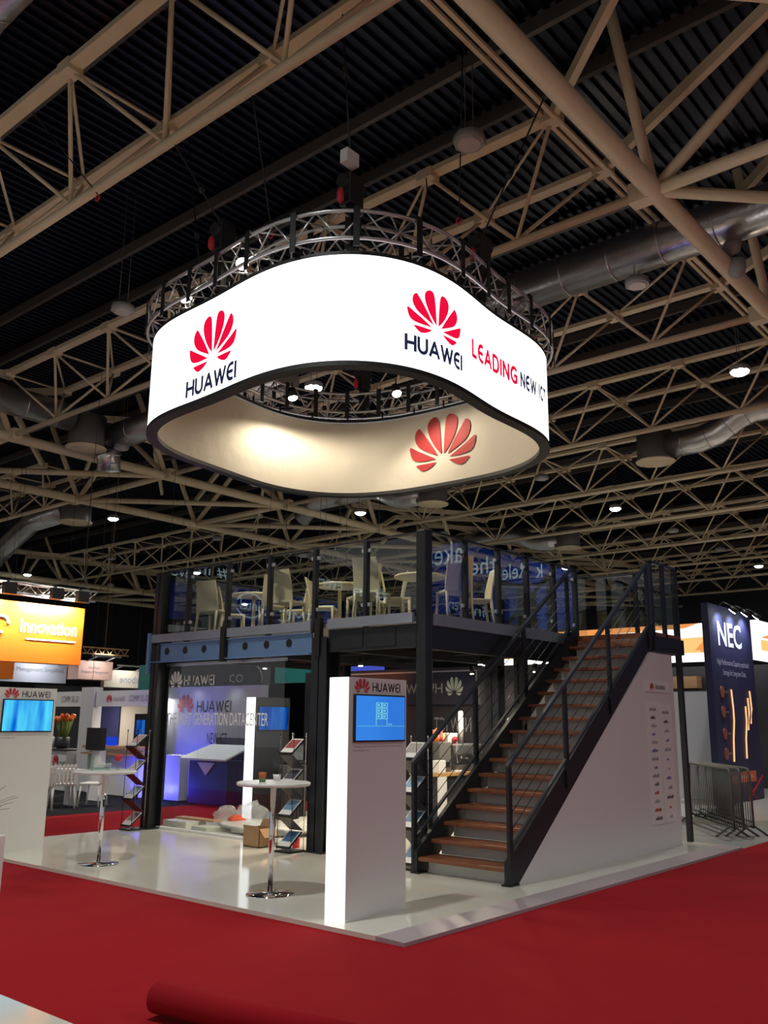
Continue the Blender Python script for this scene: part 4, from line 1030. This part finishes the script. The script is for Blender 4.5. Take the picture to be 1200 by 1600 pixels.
o = MB(); o.box((6.95, 14.95, 1.172), (7.1, 15.25, 1.38), .01); tag(o.build('tablet_display', glow('tablet_blue', (.02, .07, .8), .7)), 'small blue lit tablet on the wooden booth counter', 'tablet')
t = thing('monitor_stand', 'black monitor back on a white tapered stand behind the left bar table', 'monitor', (5.6, 13.5, 0))
MB().box((5.6, 13.30, 1.12), (5.68, 14.0, 1.62), .01).build('monitor', 'black', t); MB().prism([(5.66, 13.4, .02), (5.66, 13.9, .02), (5.66, 13.8, 1.14), (5.66, 13.5, 1.14)], (.16, 0, 0)).build('stand', 'white', t)
def booth_chair(x, y, deg, label, first=[None]):
    if first[0] is None:
        t = thing('booth_chair', 'x', 'chair', (0, 0, 0), group='white chairs in the booth')
        MB().box((-.23, -.22, .45), (.23, .22, .49), .012).build('seat', 'whiteb', t)
        mb = MB()
        for k in range(5): mb.box((-.22, .20+.012*k, .52+.075*k), (.22, .225+.012*k, .56+.075*k))
        for k in range(6): mb.box((-.22+.08*k, .20, .49), (-.18+.08*k, .27, .88))
        mb.build('backrest', 'whiteb', t)
        for sx in (-1, 1):
            for sy in (-1, 1): MB().tube([(sx*.2, sy*.19, .46), (sx*.23, sy*.23, 0)], .02, n=6).build('leg', 'whiteb', t)
        first[0] = t
    else: t = copy_tree(first[0])
    t.location = (x, y, .004); t.rotation_euler = (0, 0, math.radians(deg)); t['label'] = label
booth_chair(3.55, 12.35, 200, 'white chair nearest the left kiosk in the booth behind')
booth_chair(4.35, 12.75, 160, 'white chair behind the pole of the left bar table')
booth_chair(5.0, 12.6, 215, 'white chair right of the left bar table pole')
booth_chair(4.1, 13.6, 20, 'white chair farthest back beside the booth counter')
t = thing('booth_table', 'white table among the white chairs of the booth', 'table', (4.0, 13.1, 0))
MB().box((3.3, 12.85, .72), (4.9, 13.45, .76)).build('table_top', 'whiteb', t)
for x in (3.4, 4.8): MB().box((x-.03, 12.95, .004), (x+.03, 13.35, .72)).build('leg', 'whiteb', t)
t = thing('laptop', 'open laptop with a pinkish lid on the white booth table', 'laptop', (3.6, 13.1, .76))
MB().box((3.4, 12.95, .762), (3.75, 13.2, .78)).build('base', 'alu', t); MB().prism([(3.42, 12.95, .78), (3.42, 13.2, .78), (3.62, 13.2, 1.06), (3.62, 12.95, 1.06)], (.01, 0, 0)).build('lid', mat('lid_pink', (.55, .36, .32), .5), t)

# big overhead signs at the left
OR = mat('orange_banner', (.88, .20, .012), .5)
t = thing('orange_banner', 'big orange hanging banner with white lettering at the left edge', 'hanging banner', (3.0, 13, 3.0))
MB().box((.6, 13.0, 2.97), (4.68, 13.25, 4.22)).build('panel', OR, t)
lettering('lettering', 'Innovation', plane_map((3.20, 12.99, 3.58), (1.32, 0, 0), (0, 0, .30)), 'white_ink', t, bold=.02)
MB().box((3.35, 12.985, 3.44), (4.50, 12.995, 3.475)).build('underline', 'white_ink', t)
MB().tube([(2.76+.17*math.cos(a), 12.985, 3.72+.17*math.sin(a)) for a in [2*PI*k/20 for k in range(17)]], .035, n=8).build('round_mark', 'white_ink', t)
t = thing('banner_truss', 'short aluminium truss with lamps above the orange banner', 'truss', (3, 12.75, 4.4))
for dy in (-.12, .12):
    for z in (4.34, 4.56): MB().cyl((.6, 12.7+dy, z), (4.66, 12.7+dy, z), .022, n=8).build('chord_tube', 'alu', t)
mb = MB()
for k in range(16):
    x = .7+k*.25
    for dy in (-.12, .12): mb.cyl((x, 12.7+dy, 4.34 if k % 2 else 4.56), (x+.25, 12.7+dy, 4.56 if k % 2 else 4.34), .010, n=5)
mb.build('web_lattice', 'alu', t)
mb = MB(); mb.cyl((4.5, 12.7, 4.56), (4.42, 12.7, 4.95), .008, n=5); mb.cyl((4.3, 12.7, 4.56), (4.42, 12.7, 4.95), .008, n=5); mb.cyl((4.42, 12.7, 4.95), (4.42, 12.7, 9.9), .006, n=5); mb.build('sling', 'steel', t)
for x, lab in ((3.65, 'left of the two visible black floodlights above the orange banner'), (4.25, 'right black floodlight at the end of the orange banner'), (2.6, 'black floodlight above the left part of the orange banner')):
    l = thing('floodlight', lab, 'floodlight', (x, 12.5, 4.4), group='floodlights of the orange banner')
    MB().box((x-.13, 12.36, 4.28), (x+.13, 12.52, 4.52), .015).build('housing', 'black', l); MB().box((x-.11, 12.521, 4.30), (x+.11, 12.527, 4.50)).build('lens', 'spot_on', l)
    MB().bar((x, 12.45, 4.5), (x, 12.6, 4.6), .03).build('bracket', 'black', l)
    spot_light('beam', (x, 12.56, 4.40), (x-.15, 13.0, 3.75), 620, 2.3, (1, .93, .78), l, .06, .9)
def box_sign(name, lab, a, b, m, texts, cat='sign'):
    t = thing(name, lab, cat, tuple((p+q)/2 for p, q in zip(a, b)))
    MB().box(a, b).build('panel', m, t)
    mb = MB()
    for x in (a[0]+.15, b[0]-.15): mb.cyl((x, (a[1]+b[1])/2, b[2]-.02), (x, (a[1]+b[1])/2, 12.87), .006, n=5)
    mb.build('cable_lattice', 'steel', t)
    if name == 'header_sign':  # lamp bar and area light added to brighten the sign
        mb = MB(); mb.box((a[0]+.1, a[1]-.62, b[2]+.10), (b[0]-.1, a[1]-.56, b[2]+.15)); mb.bar((a[0]+.3, a[1]-.58, b[2]+.12), (a[0]+.3, a[1]+.05, b[2]-.02), .03); mb.bar((b[0]-.3, a[1]-.58, b[2]+.12), (b[0]-.3, a[1]+.05, b[2]-.02), .03); mb.build('added_lamp_bar', 'housing', t)
        area_light('glow', ((a[0]+b[0])/2, a[1]-.59, b[2]+.08), 12, .8, (.95, .97, 1), t, (0, .75, -.65))
    for s, x0, x1, z, h, im in texts: lettering('lettering', s, plane_map((x0, a[1]-.012, z), (x1-x0, 0, 0), (0, 0, h)), im, t)
    return t
GS = mat('grey_sign', (.48, .50, .58), .5)
box_sign('header_sign', 'grey header sign with lettering below the orange banner', (7.4, 22, 2.92), (9.68, 22.3, 3.50), GS, [('ce Management Simplified', 7.75, 9.55, 3.22, .17, 'grey_ink')])
box_sign('header_sign', 'salmon header sign with two lines of lettering right of the orange banner', (9.74, 21.4, 3.06), (11.0, 22.2, 3.66), mat('salmon_sign', (.72, .44, .35), .5), [('Unified', 10.1, 10.5, 3.40, .09, 'grey_ink'), ('Endpoint Management', 9.85, 10.85, 3.24, .11, 'grey_ink')])
box_sign('orange_block', 'small yellow-orange sign block under the left part of the orange banner', (6.6, 21.0, 2.95), (7.35, 21.4, 3.55), OR, [])
t = box_sign('header_sign', 'cream header sign with reversed dark lettering beside the teal tower', (11.1, 22, 2.86), (12.6, 22.2, 3.44), mat('cream_sign', (.56, .50, .38), .5), [])
lettering('lettering', 'backbone', plane_map((12.9, 21.985, 3.02), (-1.2, 0, 0), (0, 0, .24)), 'grey_ink', t)
t = thing('small_truss', 'short truss above the salmon header sign', 'truss', (10.5, 21, 4))
for z in (3.86, 4.06): MB().cyl((9.6, 21, z), (11.3, 21, z), .025, n=6).build('chord_tube', 'oak', t)
mb = MB()
for k in range(12): mb.cyl((9.6+k*.14, 21, 3.86 if k % 2 else 4.06), (9.74+k*.14, 21, 4.06 if k % 2 else 3.86), .012, n=5)
mb.cyl((10.4, 21, 4.06), (10.4, 21, 12.87), .006, n=5); mb.build('web_lattice', 'oak', t)
structure(MB().box((9.4, 23.2, 0), (16, 23.4, 2.9)).build('wall_booth', 'darkwall'), 'dark booth wall below the far header signs', 'wall')

# ------------------------------------------------------------------ the right-hand stand
t = thing('neighbour_platform', 'low white stand floor of the neighbouring stand at the right', 'stand floor', (18, 5, 0))
MB().prism([(11.3, 1.95, -.012), (11.9, .04, -.012), (30, .04, -.012), (30, 14, -.012), (11.3, 14, -.012)], (0, 0, .10)).build('deck_panel', 'white_floor', t)
t = thing('tall_banner', 'tall navy banner panel with big white capitals at the right', 'banner', (15.6, 2.55, .09))
MB().box((14.13, 2.5, .09), (16.95, 2.66, 4.55)).build('panel', 'navy', t)
WI = mat('banner_white', (.78, .80, .84), .5)
lettering('lettering', 'NEC', plane_map((14.62, 2.49, 3.60), (1.55, 0, 0), (0, 0, .58)), WI, t, bold=.02)
lettering('lettering', 'High Performance Capacity-optimized', plane_map((14.45, 2.49, 3.13), (2.1, 0, 0), (0, 0, .17)), mat('banner_grey', (.50, .48, .62), .5), t)
lettering('lettering', 'Storage for Long-term Data', plane_map((14.78, 2.49, 2.90), (1.5, 0, 0), (0, 0, .17)), M['banner_g'] if 'banner_g' in M else mat('banner_grey_small', (.50, .48, .62), .5), t)
NE = glow('orange_glow', (1, .48, .22), 1.4)
mb = MB(); mb.tube([(15.20, 2.485, 2.62), (15.25, 2.485, 2.2), (15.24, 2.485, 1.9), (15.12, 2.485, 1.5), (15.05, 2.485, 1.0)], .018, n=8); mb.build('light_trail', NE, t, 'glowing orange curve')
mb = MB(); mb.tube([(16.45, 2.485, 2.62), (16.5, 2.485, 2.2), (16.38, 2.485, 1.85)], .018, n=8); mb.tube([(16.28, 2.485, 2.45), (16.3, 2.485, 2.1), (16.16, 2.485, 1.7)], .018, n=8); mb.tube([(16.08, 2.485, 2.25), (16.08, 2.485, 1.9), (15.95, 2.485, 1.5), (15.90, 2.485, 1.05)], .018, n=8); mb.build('light_trail', NE, t, 'glowing orange curves')
RO = mat('icon_round', (.30, .09, .06), .5)
for z in (2.55, 2.1, 1.62, 1.18):
    MB().cyl((14.62, 2.495, z), (14.62, 2.48, z), .13, n=18).build('round_icon', RO, t); MB().box((14.80, 2.49, z-.01), (14.98, 2.497, z+.02)).build('caption_line', 'grey_ink', t)
MB().box((14.62, 2.485, .52), (16.45, 2.498, .76)).build('orange_strip', mat('strip_orange', (.62, .13, .04), .5), t)
lettering('lettering', 'Long-term and protect your data', plane_map((14.85, 2.48, .59), (1.35, 0, 0), (0, 0, .10)), WI, t)
mb = MB(); mb.bar((15.8, 2.49, -.0+.12), (16.9, 2.49, .62), .02, .05); mb.bar((15.9, 2.488, .42), (16.35, 2.488, .12), .02, .04); mb.build('red_streak', 'red_print', t)
for k, x in enumerate((14.75, 15.55, 16.35)):
    l = thing('banner_lamp', '%s arm lamp lighting the top of the tall navy banner' % ('left', 'middle', 'right')[k], 'lamp', (x, 2.2, 4.45), group='arm lamps on the navy banner')
    MB().tube([(x, 2.55, 4.52), (x, 2.35, 4.60), (x, 2.12, 4.47)], .018, n=6).build('arm', 'black', l); MB().cyl((x, 2.10, 4.46), (x, 2.16, 4.39), .10, n=14).build('shade', 'black', l); MB().cyl((x, 2.163, 4.387), (x, 2.17, 4.38), .09, n=14).build('lens', 'lens_on', l)
    spot_light('beam', (x, 2.19, 4.37), (x, 2.5, 4.0), 60, 2.0, (.80, .88, 1), l, .05, .9)
LBX = mat('lightbox_skin', (.9, .8, .65), .5)
t = thing('lightbox_sign', 'big lit orange and white box sign behind the navy banner', 'lightbox', (21, 4, 3.6))
LBW = glow('lightbox_white', (1, .97, .90), 1.6)
mb = MB(); mb.box((19.0, 3.2, 3.55), (19.2, 12, 4.62)); mb.box((19.0, 3.0, 3.55), (32, 3.2, 4.62)); mb.build('lit_face', LBW, t)
GO = glow('lightbox_orange', (1, .36, .10), .9); GY = glow('lightbox_amber', (1, .62, .22), 1.0); GR = glow('lightbox_red', (.9, .13, .03), .8)
mb = MB(); mb.prism([(18.99, 12, 3.84), (18.99, 3.2, 3.78), (18.99, 3.2, 4.25), (18.99, 12, 4.1)], (-.004, 0, 0)); mb.prism([(19.2, 2.99, 3.80), (32, 2.99, 3.80), (32, 2.99, 4.0), (19.2, 2.99, 4.1)], (0, -.004, 0)); mb.build('amber_swash', GY, t)
mb = MB(); mb.prism([(18.985, 12, 4.35), (18.985, 5.0, 4.5), (18.985, 4.6, 4.62), (18.985, 12, 4.62)], (-.004, 0, 0)); mb.prism([(18.985, 4.75, 3.86), (18.985, 4.45, 3.86), (18.985, 4.15, 4.3), (18.985, 4.3, 4.3)], (-.004, 0, 0)); mb.prism([(19.2, 2.985, 4.15), (32, 2.985, 4.3), (32, 2.985, 4.62), (22, 2.985, 4.62)], (0, -.004, 0)); mb.prism([(18.98, 4.6, 3.8), (18.98, 4.35, 3.8), (18.98, 3.95, 4.6), (18.98, 4.2, 4.6)], (-.004, 0, 0)); mb.prism([(18.98, 4.2, 4.6), (18.98, 3.95, 4.6), (18.98, 3.55, 3.85), (18.98, 3.75, 3.85)], (-.004, 0, 0)); mb.build('orange_letter', GO, t)
mb = MB(); mb.prism([(21.0, 2.98, 3.85), (21.8, 2.98, 3.8), (21.0, 2.98, 4.58), (20.2, 2.98, 4.62)], (0, -.004, 0)); mb.build('red_swash', GR, t)
area_light('glow', (18.8, 6.5, 4.1), 60, 2, (1, .8, .55), t, (-1, 0, -.2))
o = MB(); o.box((15.6, 2.75, .09), (15.75, 5.6, 2.60)); tag(o.build('white_wall_panel', mat('panel_lilac', (.56, .55, .60), .5)), 'plain pale wall panel between the stair post and the navy banner', 'panel')
t = thing('shelf_unit', 'dark shelf unit with clutter above the pale wall panel', 'shelf', (20, 6, 0))
MB().box((20.5, 2.5, .09), (20.7, 12, 3.5)).build('back', 'darkwall', t); MB().box((20.0, 4.8, 2.75), (20.5, 7, 2.8)).build('shelf', 'black', t); MB().box((20.1, 5.2, 2.85), (20.5, 6.0, 3.2)).build('crate', 'card', t); MB().box((20.2, 4.9, 2.2), (20.5, 5.8, 2.7)).build('crate', 'oak', t)
t = thing('display_case', 'lit orange display case at the right edge', 'display case', (22, 3.6, 0))
MB().box((21.5, 2.9, .09), (23, 4.2, 1.6)).build('cabinet', 'whiteb', t); MB().box((21.5, 2.9, 2.35), (23, 4.2, 2.6)).build('lit_header', GO, t); MB().box((21.6, 2.95, 1.95), (23, 4.2, 2.35)).build('lit_panel', LBW, t); MB().box((21.55, 2.95, 1.6), (23, 4.2, 1.95)).build('recess', 'black', t)
# steel crowd barriers leaning in a row
def barrier(p, q, label, first=[None]):
    p, q = Vector(p), Vector(q); d = (q-p).normalized(); L = (q-p).length
    if first[0] is None:
        t = thing('crowd_barrier', 'x', 'barrier', (0, 0, 0), group='steel crowd barriers')
        pts = [(0, 0, .15)]+[(.14-.14*math.cos(a), 0, .96+.14*math.sin(a)) for a in [k*PI/12 for k in range(7)]]+[(L-.14+.14*math.sin(a), 0, .96+.14*math.cos(a)) for a in [k*PI/12 for k in range(7)]]+[(L, 0, .15)]
        MB().tube(pts, .02, n=8, closed=True).build('frame', 'barrier', t)
        MB().cyl((0, 0, .24), (L, 0, .24), .014, n=6).build('lower_rail', 'barrier', t)
        mb = MB(); n = 22
        for k in range(1, n): mb.cyl((L*k/n, 0, .16), (L*k/n, 0, 1.09), .008, n=6)
        mb.build('bar_lattice', 'barrier', t)
        for x in (.12, L-.12): MB().tube([(x, -.28, .0), (x, -.05, .16), (x, .05, .16), (x, .28, 0)], .018, n=8).build('foot', 'barrier', t)
        first[0] = t
    else: t = copy_tree(first[0])
    t.location = p; t.rotation_euler = (0, 0, math.atan2(d.y, d.x)); t['label'] = label
barrier((9.55, .62, -.012), (11.45, 2.1, -.012), 'front one of the steel crowd barriers beside the stair post')
barrier((9.72, .52, -.012), (11.62, 2.0, -.012), 'middle one of the steel crowd barriers beside the stair post')
barrier((9.90, .42, -.012), (11.80, 1.9, -.012), 'rear one of the steel crowd barriers beside the stair post')

# ------------------------------------------------------------------ planter at the left edge
t = thing('potted_palm', 'palm leaves in a white planter cut by the left edge', 'potted plant', (-1.2, 4.9, 0))
MB().box((-1.86, 4.60, 0), (-1.14, 5.30, .60), .01).build('planter', 'whiteb', t)
MB().box((-1.85, 4.65, .55), (-1.22, 5.25, .605)).build('soil', 'black', t)
mb = MB(); rnd = random.Random(2)
for k in range(34):
    a = rnd.random()*2*PI; l = rnd.uniform(.45, .75); lean = rnd.uniform(.25, 1.0); c = Vector((-1.5, 4.95, .58)); prev = None
    d = Vector((math.cos(a), math.sin(a), 0)); sd = Vector((-d.y, d.x, 0))
    for s in range(7):
        u = s/6; p = c+d*(l*lean*u)+Vector((0, 0, l*(1.05*u-.55*lean*u*u))); w = .018*(1-u)**.6+.001
        cur = (mb.bm.verts.new(p-sd*w), mb.bm.verts.new(p+sd*w+Vector((0, 0, .004))))
        if prev: mb.bm.faces.new((prev[0], prev[1], cur[1], cur[0]))
        prev = cur
mb.build('leaves', mat('palm_leaf', (.10, .11, .05), .5), t)

# ------------------------------------------------------------------ lit banners of other stands that the deck glass mirrors
TW = glow('banner_text', (.55, .80, .95), 1.7)
t = thing('mirrored_banner', 'dark hanging banner with pale lettering mirrored in the left deck glass', 'hanging banner', (-12, 22, 5))
MB().box((-20.5, 22, 5.2), (-5.6, 22.2, 8.6)).build('panel', mat('banner_black', (.01, .012, .03), .5), t)
for s_, x0, x1, z, h in (('# in', -9.7, -8.3, 7.15, .40), ('everyth', -7.95, -6.0, 6.85, .50), ('# in', -19.4, -17.0, 7.25, .6), ('every', -16.3, -14.5, 7.25, .6)):
    lettering('lettering', s_, plane_map((x0, 21.98, z), (x1-x0, 0, 0), (0, 0, h)), TW, t)
lettering('lettering', 'EMC', plane_map((-14.5, 21.98, 5.75), (2.0, 0, 0), (0, 0, .5)), TW, t)
MB().box((-11.8, 21.97, 5.6), (-10.0, 21.99, 6.9)).build('blue_field', glow('blue_field', (.02, .04, .45), .35), t)
lettering('lettering', 'intel', plane_map((-11.4, 21.96, 6.05), (1.0, 0, 0), (0, 0, .42)), TW, t)
MB().tube([(-10.9+.72*math.cos(a), 21.95, 6.25+.48*math.sin(a)) for a in [math.radians(20+k*16) for k in range(21)]], .03, n=6).build('oval_mark', TW, t)
MB().box((-8.2, 21.97, 5.4), (-6.1, 21.99, 6.7)).build('blue_field', screen_mat('blue_field_picture', (.0, .01, .06), (.10, .16, .9), .4, .5), t)
t = thing('mirrored_banner', 'big blue hanging screen with pale lettering mirrored in the right deck glass', 'hanging banner', (25, -11, 5))
MB().box((25, -15.2, 5.4), (25.2, -7.2, 9.4)).build('screen', screen_mat('blue_wall_picture', (.005, .02, .16), (.05, .14, .85), .8, .12), t)
for s_, y0, y1, z, h in (('aker', -12.4, -14.4, 8.5, 1.0), ('the', -10.7, -12.0, 7.9, .75), ('Rele', -9.25, -10.4, 7.55, .65), ('k', -8.5, -8.8, 7.5, .65)):
    lettering('lettering', s_, plane_map((24.97, y0, z), (0, y1-y0, 0), (0, 0, h)), TW, t)
MB().box((24.9, -9.2, 5.4), (24.99, -8.8, 6.9)).build('mast', 'black', t)
